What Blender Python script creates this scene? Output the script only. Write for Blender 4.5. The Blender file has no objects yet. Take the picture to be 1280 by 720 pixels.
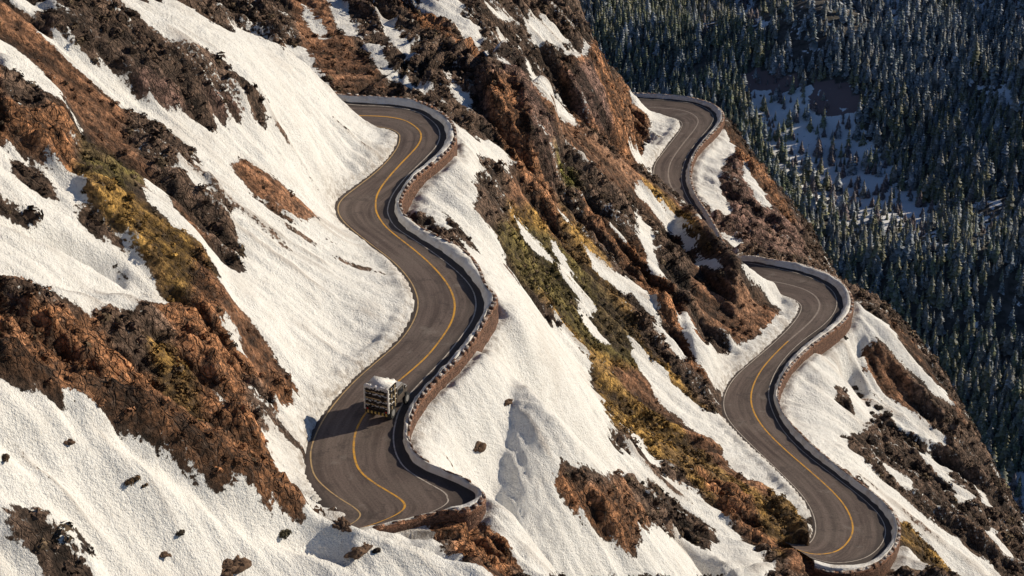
import bpy, math, random
import numpy as np
rng = np.random.default_rng(7)
random.seed(7)
C = bpy.context.scene.collection
R_ = math.radians

# ------------------------------------------------------------------ camera
PITCH = R_(28.0); HFOV = R_(30.0)
F = 640 / math.tan(HFOV / 2)
cp, sp = math.cos(PITCH), math.sin(PITCH)
cam = bpy.data.cameras.new("camera"); cam_o = bpy.data.objects.new("camera", cam); C.objects.link(cam_o)
cam.sensor_width = 36; cam.lens = 18 / math.tan(HFOV / 2)
cam.clip_start = 1; cam.clip_end = 12000
cam_o.rotation_euler = (math.pi / 2 - PITCH, 0, 0)
bpy.context.scene.camera = cam_o

def ray(px, py):
    px = np.asarray(px, float); py = np.asarray(py, float)
    u = (px - 640) / F; v = (360 - py) / F
    return u, cp + v * sp, -sp + v * cp
def at_t(px, py, t):
    a, b, c = ray(px, py); return np.stack([a * t, b * t, c * t], -1)
def at_z(px, py, z):
    a, b, c = ray(px, py); t = z / c; return np.stack([a * t, b * t, c * t], -1)

# ------------------------------------------------------------------ noise helpers
def vnoise(x, y, seed):
    r = np.random.default_rng(seed); T = r.random((256, 256))
    xi = np.floor(x).astype(int); yi = np.floor(y).astype(int)
    fx = x - xi; fy = y - yi
    fx = fx * fx * (3 - 2 * fx); fy = fy * fy * (3 - 2 * fy)
    x0 = xi & 255; x1 = (xi + 1) & 255; y0 = yi & 255; y1 = (yi + 1) & 255
    return (T[y0, x0] * (1 - fx) + T[y0, x1] * fx) * (1 - fy) + (T[y1, x0] * (1 - fx) + T[y1, x1] * fx) * fy
def fbm(x, y, scale, octv, seed, gain=.5):
    s = 0; a = 1; n = 0
    for k in range(octv):
        f = 2 ** k / scale
        s = s + a * vnoise(x * f + 17.3 * k, y * f - 9.1 * k, seed + k); n += a; a *= gain
    return s / n
def sstep(x): x = np.clip(x, 0, 1); return x * x * (3 - 2 * x)

# ------------------------------------------------------------------ road tables (left edge, right edge, parapet)
ROAD_A = [  # lx,ly, rx,ry, ox,oy, centre fraction
(380,160,380,120,380,112,.5),(440,160,440,129,440,118,.5),(470,160,485,131,487,120,.5),(488,163,522,137,528,126,.5),
(496,168,546,152,560,143,.5),(497,172,554,166,571,163,.52),(495,182,550,182,565,182,.5),(485,197,530,203,541,203,.46),
(466,216,510,222,519,220,.5),(440,235,495,243,505,240,.6),(422,249,490,258,502,254,.7),(417,262,490,268,507,266,.74),
(424,276,498,283,524,279,.76),(443,293,515,295,546,291,.72),(466,311,540,311,576,306,.68),(489,329,562,327,593,321,.64),
(505,347,582,344,603,338,.61),(514,363,596,361,609,357,.6),(518,382,601,379,609,380,.61),(511,404,597,399,606,399,.63),
(495,427,582,421,594,421,.65),(470,449,562,447,574,446,.67),(440,475,535,475,546,473,.63),(412,506,511,502,522,502,.56),
(393,535,502,527,512,530,.5),(382,565,501,550,513,551,.5),(382,594,510,574,527,569,.5),(393,612,532,589,553,583,.5),
(403,625,562,601,584,596,.5),(412,635,585,611,603,609,.5),(418,642,592,618,607,617,.5),(420,648,588,625,603,626,.5),
(416,655,568,635,581,637,.5),(405,662,530,648,541,651,.5),(385,670,485,659,490,663,.5),(340,685,430,673,433,678,.5)]
ROAD_B = [
(770,140,770,121,770,115,.5),(815,146,815,123,815,117,.5),(835,147,855,126,860,119,.5),(846,150,882,133,890,127,.5),
(851,155,895,145,906,140,.5),(848,163,890,158,901,155,.5),(841,172,878,173,885,170,.5),(827,190,865,190,871,188,.5),
(815,208,858,206,865,204,.5),(817,228,855,225,864,221,.5),(831,247,862,245,870,242,.5),(845,267,875,265,882,261,.5),
(858,289,887,286,894,282,.5),(872,312,898,310,905,305,.5),(887,336,912,326,916,319,.5),(903,353,937,327,937,319,.5),
(925,364,962,332,964,321,.5),(955,368,1000,340,1006,328,.5),(980,371,1030,352,1043,342,.5),(995,378,1047,366,1063,361,.5),
(999,386,1050,385,1067,384,.5),(990,402,1035,406,1049,406,.48),(968,425,1005,428,1018,428,.46),(938,451,982,452,992,452,.5),
(914,473,970,473,979,472,.56),(902,496,965,492,973,492,.58),(903,517,970,513,978,512,.58),(917,537,984,539,995,534,.6),
(944,564,1010,566,1024,560,.62),(975,594,1044,592,1058,587,.61),(1000,620,1080,620,1092,614,.58),(1013,643,1104,643,1115,637,.54),
(1016,662,1113,665,1124,662,.52),(1012,674,1104,686,1116,688,.5),(1004,680,1082,701,1090,707,.5),(990,680,1045,706,1050,714,.5),
(979,676,1016,699,1019,707,.5)]
def cr(P, n):
    P = np.asarray(P, float); Q = np.vstack([2 * P[0] - P[1], P, 2 * P[-1] - P[-2]])
    out = []
    for i in range(1, len(Q) - 2):
        t = np.linspace(0, 1, n, endpoint=False)[:, None]
        a, b, c, d = Q[i - 1], Q[i], Q[i + 1], Q[i + 2]
        out.append(.5 * (2 * b + (c - a) * t + (2 * a - 5 * b + 4 * c - d) * t ** 2 + (3 * b - a - 3 * c + d) * t ** 3))
    out.append(Q[-2][None]); return np.vstack(out)
def smooth(P, n=2):
    P = P.copy()
    for _ in range(n): P[1:-1] = .25 * P[:-2] + .5 * P[1:-1] + .25 * P[2:]
    return P
class Road: pass
def make_road(tab, z):
    tab = np.asarray(tab, float); r = Road(); z = np.asarray(z, float)
    L = at_z(tab[:, 0], tab[:, 1], z)[:, :2]; Rr = at_z(tab[:, 2], tab[:, 3], z)[:, :2]; O = at_z(tab[:, 4], tab[:, 5], z + .7)[:, :2]
    # the outer ledge: keep it between 1.1 and 2.6 m wide
    d = O - Rr; w = np.linalg.norm(d, axis=1); n = Rr - L; n /= np.linalg.norm(n, axis=1)[:, None]
    nn = d / np.maximum(w, .01)[:, None]; bad = (nn * n).sum(1) < .3; nn[bad] = n[bad]
    O = Rr + nn * np.clip(w, 1.15, 2.7)[:, None]
    k = 14
    r.L, r.R, r.O = (smooth(cr(q, k), 30) for q in (L, Rr, O)); r.z = cr(np.stack([z, tab[:, 6]], 1), k); r.z, r.f = smooth(r.z, 30).T
    r.M = (r.L + r.R) / 2
    r.s = np.r_[0, np.cumsum(np.linalg.norm(np.diff(r.M, axis=0), axis=1))]
    return r
zA = np.full(len(ROAD_A), -77.0)
zB = np.interp(np.arange(len(ROAD_B)), [0, 10, 16, 36], [-120, -117.5, -112.6, -107.5])
RA, RB = make_road(ROAD_A, zA), make_road(ROAD_B, zB)

# ------------------------------------------------------------------ control points of the hillside
ctl = []
def P(px, py, t, dx=0, dy=0, dz=0):
    p = at_t(px, py, t); ctl.append((p[0] + dx, p[1] + dy, p[2] + dz))
def plane(px, py, dt=0):
    u, b, c = ray(px, py); P(px, py, -87 / (c + .84 * u) + dt)
for q in [(0,0),(0,150),(0,300),(100,60),(100,200),(150,300),(200,120),(250,200),(300,280),(350,200),(390,330),(390,180),(340,420),(420,400),(215,0),(300,40),(380,80),(60,380),(-120,100),(-120,300)]: plane(*q)
for q in [(50,425),(150,440),(250,480),(310,560),(340,500)]: plane(*q, 2)
for q in [(215,0,179),(300,40,184.6),(380,80,190)]: P(*q, 4, 12, -9)
for (x, y, t) in [(-120,430,104),(0,464,105),(100,505,108),(200,546,111),(300,610,115),(350,641,117),(440,656,119.5),(520,669,121),(600,707,121)]:
    P(x, y, t); P(x, y, t, 1.5, 8, -8)
for q in [(0,600,101),(0,720,99),(300,720,112),(450,720,117),(560,722,120),(200,640,109.5),(350,680,115.5),(100,600,106),(-120,720,95),(640,800,121),(300,820,109),(0,820,97)]: P(*q)
for q in [(330,8,232),(400,10,238),(400,70,222),(430,105,215),(500,20,240),(500,90,220),(560,60,232),(560,118,213),(600,10,250),(600,80,235),(600,150,210),(650,30,258),(645,80,240),
          (700,20,270),(740,60,272),(720,90,262),(700,130,257),(765,120,274),(783,185,268),(808,140,301),(803,172,289),(800,195,283),(660,0,266),
          (645,92,228),(690,145,238),(740,175,242),(790,209,252),(830,236,249),(870,267,252),(905,303,246),(925,327,241),
          (700,250,215),(640,280,195),(760,330,214),(840,320,228),(880,340,232),(800,300,224),(920,365,232),(800,420,206),(700,400,192),(620,250,196),(700,330,203),(850,370,221),(870,430,214),
          (750,500,187),(850,580,188),(700,560,166),(640,640,152),(760,660,166),(900,680,178),(960,655,184),(640,720,148),(760,720,160),(880,720,172),(980,722,174),(620,460,163),
          (930,230,287),(980,300,279),(950,205,304),(1000,270,294),(910,150,306),(960,290,282)]: P(*q)
P(1100,740,176); P(1040,745,172); P(725,4,281); P(725,4,281,6,14,-16); P(740,60,272,4,14,-20); P(680,0,282,6,14,-16); P(790,209,252,2,10,-9.5); P(740,175,246,2,9,-7); P(870,267,252,2.5,7,-7); P(905,303,246,2.5,6,-5)
for q in [(1060,480,228),(1100,560,218),(1180,640,214),(1150,700,199),(1110,402,256),(1185,490,249),(1228,560,242),(1280,650,231)]: P(*q)
for q in [(1110,402,256),(1190,490,250),(1230,560,243),(1280,650,231),(950,205,304),(1000,270,294),(910,150,306)]: P(*q, 8, 15, -24)
ctl += [(95,150,-160),(95,250,-195),(95,335,-225),(40,340,-185),(0,340,-150),(-40,340,-105),(-70,250,-50),(-70,150,-28),(-70,70,-24),(0,62,-73),(40,70,-115),(40,110,-113),(95,70,-150)]
for r in (RA, RB):
    n = r.O - r.L; n = n / np.linalg.norm(n, axis=1)[:, None]
    for i in range(0, len(r.z), 28):
        ctl.append((*(r.L[i] - n[i] * .3), r.z[i] + .2)); q = r.O[i] + n[i] * 1.6; ctl.append((*q, r.z[i] - 1.4))
ctl = np.array(ctl)
keep = [0]
for i in range(1, len(ctl)):
    if np.min(np.linalg.norm(ctl[keep, :2] - ctl[i, :2], axis=1)) > 1.2: keep.append(i)
ctl = ctl[keep]
def tps_fit(p, lam=.6):
    n = len(p); d = np.linalg.norm(p[:, None, :2] - p[None, :, :2], axis=2)
    K = np.where(d > 0, d * d * np.log(d + 1e-9), 0) + lam * np.eye(n)
    A = np.zeros((n + 3, n + 3)); A[:n, :n] = K; A[:n, n] = 1; A[:n, n + 1:] = p[:, :2]; A[n:, :n] = A[:n, n:].T
    return np.linalg.solve(A, np.r_[p[:, 2], 0, 0, 0])
W = tps_fit(ctl)
def tps(x, y):
    out = np.empty(x.size); xf, yf = x.ravel(), y.ravel(); n = len(ctl)
    for s in range(0, x.size, 40000):
        a, b = xf[s:s + 40000, None] - ctl[None, :, 0], yf[s:s + 40000, None] - ctl[None, :, 1]
        d2 = a * a + b * b
        out[s:s + 40000] = (.5 * d2 * np.log(d2 + 1e-9)) @ W[:n] + W[n] + W[n + 1] * xf[s:s + 40000] + W[n + 2] * yf[s:s + 40000]
    return out.reshape(x.shape)

# ------------------------------------------------------------------ grid
gx = np.arange(-62, 88.01, .22)
gy = [66.0]
while gy[-1] < 334: gy.append(gy[-1] + .17 + (gy[-1] - 66) * .0009)
gy = np.array(gy); NX, NY = len(gx), len(gy)
cxs, cys = np.arange(-64, 91, 1.0), np.arange(64, 337, 1.0)
HC = tps(*np.meshgrid(cxs, cys))
def bil(G, xs, ys, x, y):
    fx = np.clip(np.interp(x, xs, np.arange(len(xs))), 0, len(xs) - 1.001); fy = np.clip(np.interp(y, ys, np.arange(len(ys))), 0, len(ys) - 1.001)
    i = fx.astype(int); j = fy.astype(int); a = fx - i; b = fy - j
    return (G[j, i] * (1 - a) + G[j, i + 1] * a) * (1 - b) + (G[j + 1, i] * (1 - a) + G[j + 1, i + 1] * a) * b
X, Y = np.meshgrid(gx, gy)
H = tps(X[::2, ::2], Y[::2, ::2]); H = bil(H, gx[::2], gy[::2], X, Y)

def make_at(G):
    def at(px, py):   # pixel of the photograph -> the point of the hillside that it shows
        px = np.atleast_1d(np.asarray(px, float)); py = np.atleast_1d(np.asarray(py, float))
        a, b, c = ray(px, py); res = np.full((len(px), 3), np.nan); open_ = np.ones(len(px), bool)
        tp = np.full(len(px), 70.0)
        for t in np.arange(70, 350, .4):
            x, y, z = a * t, b * t, c * t
            inside = (y > gy[0]) & (y < gy[-1]) & (x > gx[0]) & (x < gx[-1])
            h = bil(G, gx, gy, x, y); hit = open_ & inside & (z < h)
            if hit.any():
                tm = t - .2; res[hit] = np.stack([a * tm, b * tm, c * tm], -1)[hit]; open_ &= ~hit
            if not open_.any(): break
        return res
    return at
def inpoly(poly, G=None):
    """mask of the grid vertices inside a plan polygon"""
    m = np.zeros((NY, NX), bool)
    x0, y0 = poly.min(0); x1, y1 = poly.max(0)
    i0, i1 = np.searchsorted(gx, [x0, x1]); j0, j1 = np.searchsorted(gy, [y0, y1])
    if i1 <= i0 or j1 <= j0: return m
    xx, yy = X[j0:j1, i0:i1], Y[j0:j1, i0:i1]; c = np.zeros(xx.shape, bool)
    n = len(poly)
    for k in range(n):
        xa, ya = poly[k]; xb, yb = poly[(k + 1) % n]
        if ya == yb: continue
        c ^= ((ya > yy) != (yb > yy)) & (xx < (xb - xa) * (yy - ya) / (yb - ya) + xa)
    m[j0:j1, i0:i1] = c; return m
def plan_poly(at, pts):
    pts = np.asarray(pts, float); q = []
    for k in range(len(pts)):
        a, b = pts[k], pts[(k + 1) % len(pts)]; n = max(1, int(np.hypot(*(b - a)) / 12))
        for t in np.arange(n) / n: q.append(a + (b - a) * t)
    q = np.array(q); p = at(q[:, 0], q[:, 1]); p = p[~np.isnan(p[:, 0])]
    return p[:, :2]
def blur(M, m):  # box blur repeated, radius m metres
    M = M.astype(float); k = max(1, int(m / .22))
    for _ in range(2):
        for ax in (0, 1):
            c = np.cumsum(np.pad(M, [(k + 1, k) if a == ax else (0, 0) for a in (0, 1)], mode='edge'), axis=ax)
            n = M.shape[ax]
            M = (np.take(c, np.arange(2 * k + 1, 2 * k + 1 + n), ax) - np.take(c, np.arange(n), ax)) / (2 * k + 1)
    return M

# ------------------------------------------------------------------ carve the roads
nearmask = np.full((NY, NX), 1e3)        # distance outside the road strip
outer = np.zeros((NY, NX), bool)
def carve(H, r):
    wmax = 9
    lo = np.minimum(r.L.min(0), r.O.min(0)) - wmax; hi = np.maximum(r.L.max(0), r.O.max(0)) + wmax
    i0, i1 = np.searchsorted(gx, [lo[0], hi[0]]); j0, j1 = np.searchsorted(gy, [lo[1], hi[1]])
    x = X[j0:j1, i0:i1].ravel(); y = Y[j0:j1, i0:i1].ravel()
    Mo = (r.L + r.O) / 2; idx = np.empty(x.size, int)
    S = Mo[::2]
    for s in range(0, x.size, 20000):
        d = (x[s:s + 20000, None] - S[None, :, 0]) ** 2 + (y[s:s + 20000, None] - S[None, :, 1]) ** 2
        idx[s:s + 20000] = np.argmin(d, 1) * 2
    # refine: pick the neighbour whose cross-section line passes closest
    best = np.full(x.size, 1e9); bi = idx.copy()
    T = np.gradient(Mo, axis=0); T /= np.linalg.norm(T, axis=1)[:, None]
    for o in range(-14, 15):
        k = np.clip(idx + o, 0, len(Mo) - 1); n = r.O[k] - r.L[k]; w = np.linalg.norm(n, axis=1); n = n / w[:, None]
        off = np.abs((x - r.L[k, 0]) * -n[:, 1] + (y - r.L[k, 1]) * n[:, 0])
        better = off < best; best[better] = off[better]; bi[better] = k[better]
    k = bi; n = r.O[k] - r.L[k]; w = np.linalg.norm(n, axis=1); n = n / w[:, None]
    s = (x - r.L[k, 0]) * n[:, 0] + (y - r.L[k, 1]) * n[:, 1]
    zr = r.z[k]; h = H[j0:j1, i0:i1].ravel().copy(); h0 = h.copy()
    a = -s; b = s - w; ok = best < 1.0
    up = (s < 0) & ok & (a < wmax)
    lowb = np.where(a < 3, zr + .1, -1e9)
    h[up] = np.minimum(np.maximum(h0, lowb), zr + .2 + 7.0 * np.maximum(a, 0) + .35 * sstep(a / .5))[up]
    ins = (s >= 0) & (b < -.22) & ok
    h[ins] = zr[ins] - .4
    dn = (b >= -.22) & ok & (b < wmax)
    wgt = sstep(np.maximum(b, 0) / 3.2)
    h[dn] = (np.clip(h0, zr - 1.7, zr - .75) * (1 - wgt) + np.minimum(h0, zr - .6) * wgt)[dn]
    H[j0:j1, i0:i1] = h.reshape(j1 - j0, i1 - i0)
    dist = np.where(ok, np.maximum(np.maximum(a, b), 0), np.maximum(best - 1, 0) + np.maximum(np.maximum(a, b), 0))
    nm = nearmask[j0:j1, i0:i1]; np.minimum(nm, dist.reshape(nm.shape), out=nm)
# sharp crests and crags that the smooth hillside lacks
def crest(H, pts, slope, flat=.4):
    P3 = np.array([at_t(*q) for q in pts]); P3 = cr(P3, 12)
    lo = P3[:, :2].min(0) - 12; hi = P3[:, :2].max(0) + 12
    i0, i1 = np.searchsorted(gx, [lo[0], hi[0]]); j0, j1 = np.searchsorted(gy, [lo[1], hi[1]])
    x = X[j0:j1, i0:i1]; y = Y[j0:j1, i0:i1]; best = np.full(x.shape, -1e9)
    for q in P3:
        d = np.hypot(x - q[0], y - q[1]); dot = ((q[0] - x) * .75 + (q[1] - y) * .66) / (d + .01); sl = slope - (slope - .62) * np.clip(dot * 1.3, 0, 1); np.maximum(best, q[2] - sl * np.maximum(d - flat, 0), out=best)
    h = H[j0:j1, i0:i1]; np.maximum(h, best, out=h)
crest(H, [(770,192,254),(790,204,256),(813,216,258),(841,237,255),(870,266,247),(900,300,238),(916,318,231),(924,327,229),(937,338,231),(965,351,235)], 2.6)
crest(H, [(975,628,187.5),(1003,655,184.5),(1005,676,180.5),(994,690,178.5)], 1.4)
at0 = make_at(H)
def scoop(rim, w_, k_, out_, lip=0.):
    """a hollow added for its blue shade on the snow: the ground falls away behind a rim and climbs steeply back to the slope"""
    global H
    q = np.array(rim, float); p = at0(q[:, 0], q[:, 1])[:, :2]; p = cr(p, 14); T = np.gradient(p, axis=0); T /= np.linalg.norm(T, axis=1)[:, None]
    N = np.stack([-T[:, 1], T[:, 0]], 1); N[(N @ np.array([-.8, .5])) < 0] *= -1; pr = np.sin(np.linspace(.12, .95, len(p)) * np.pi) ** .7
    lo = p.min(0) - 12; hi = p.max(0) + 12; i0, i1 = np.searchsorted(gx, [lo[0], hi[0]]); j0, j1 = np.searchsorted(gy, [lo[1], hi[1]])
    x = X[j0:j1, i0:i1]; y = Y[j0:j1, i0:i1]; d2 = (x[..., None] - p[:, 0]) ** 2 + (y[..., None] - p[:, 1]) ** 2; k = d2.argmin(-1)
    s_ = (x - p[k, 0]) * N[k, 0] + (y - p[k, 1]) * N[k, 1]; al = np.abs((x - p[k, 0]) * T[k, 0] + (y - p[k, 1]) * T[k, 1])
    ww = w_ * (.6 + .4 * pr[k]); dep = np.where(s_ < ww, k_ * np.clip(s_, 0, None), k_ * ww * (1 - sstep((s_ - ww) / out_)))
    H[j0:j1, i0:i1] += (-dep + lip * np.exp(-(s_ / 1.6) ** 2)) * pr[k] * sstep(1.6 - al)
def raise_(pts, hgt, soft):
    global H
    H = H + hgt * sstep(blur(inpoly(plan_poly(at0, pts)), soft) * 1.15)
RAISE = [
 ([(600,95),(632,84),(655,92),(668,120),(690,145),(698,190),(692,232),(668,215),(640,180),(612,150)], 3.2, 1.0),
 ([(648,148),(690,143),(700,190),(692,240),(662,212)], 2.0, .6),
 ([(702,85),(742,66),(765,100),(785,135),(790,155),(782,178),(770,185),(755,176),(722,148)], 1.6, .8),
 ([(60,5),(150,0),(185,35),(235,55),(300,95),(340,128),(335,148),(300,140),(262,150),(190,130),(120,80),(70,45)], 1.8, 1.0),
 ([(0,85),(55,108),(85,130),(95,165),(92,225),(65,210),(0,175)], 2.0, .9),
 ([(90,210),(180,250),(250,300),(280,360),(300,430),(275,440),(240,385),(190,340),(150,290),(105,250)], 1.6, 1.0),
 ([(0,360),(110,395),(190,392),(245,400),(280,480),(330,570),(380,640),(340,640),(250,590),(130,515),(0,462)], 1.6, 1.0),
 ([(690,590),(740,592),(815,625),(850,650),(800,660),(780,690),(720,640)], 1.3, .7),
 ([(870,440),(900,440),(880,490),(862,440),(850,390),(868,380)], 1.5, .8),
 ([(0,640),(70,640),(115,680),(120,725),(60,730),(5,670)], .7, .6),
 ([(700,185),(760,250),(830,330),(880,400),(840,380),(770,310),(710,240)], 1.5, 1.5),
]
for q in RAISE: raise_(*q)
crest(H, [(630,470,158),(660,494,155.3),(690,526,154.6),(709,554,156),(722,578,160),(730,598,166)], 1.4, .7)
scoop([(22,300),(75,318),(122,340),(156,364)], 1.8, 1.8, 1.6, .4)
scoop([(868,682),(890,700),(915,722)], 2.2, 1.7, 2.0, .6)
scoop([(120,560),(180,590),(240,625),(300,672)], 1.4, 1.35, 2.2, .3)
scoop([(400,652),(470,676),(530,690),(590,715)], 1.8, 1.35, 2.0, .4)
scoop([(-10,560),(40,590),(90,625)], 1.2, 1.3, 1.8, .25)
scoop([(1040,440),(1070,468),(1092,505)], 2.2, 1.7, 2.2, .5)
scoop([(330,690),(390,705),(440,722)], 1.4, 1.3, 2.0, .3)
H = blur(H, .3)
H0 = H.copy()
carve(H, RA); carve(H, RB)
H_ROAD = H.copy()

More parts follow.
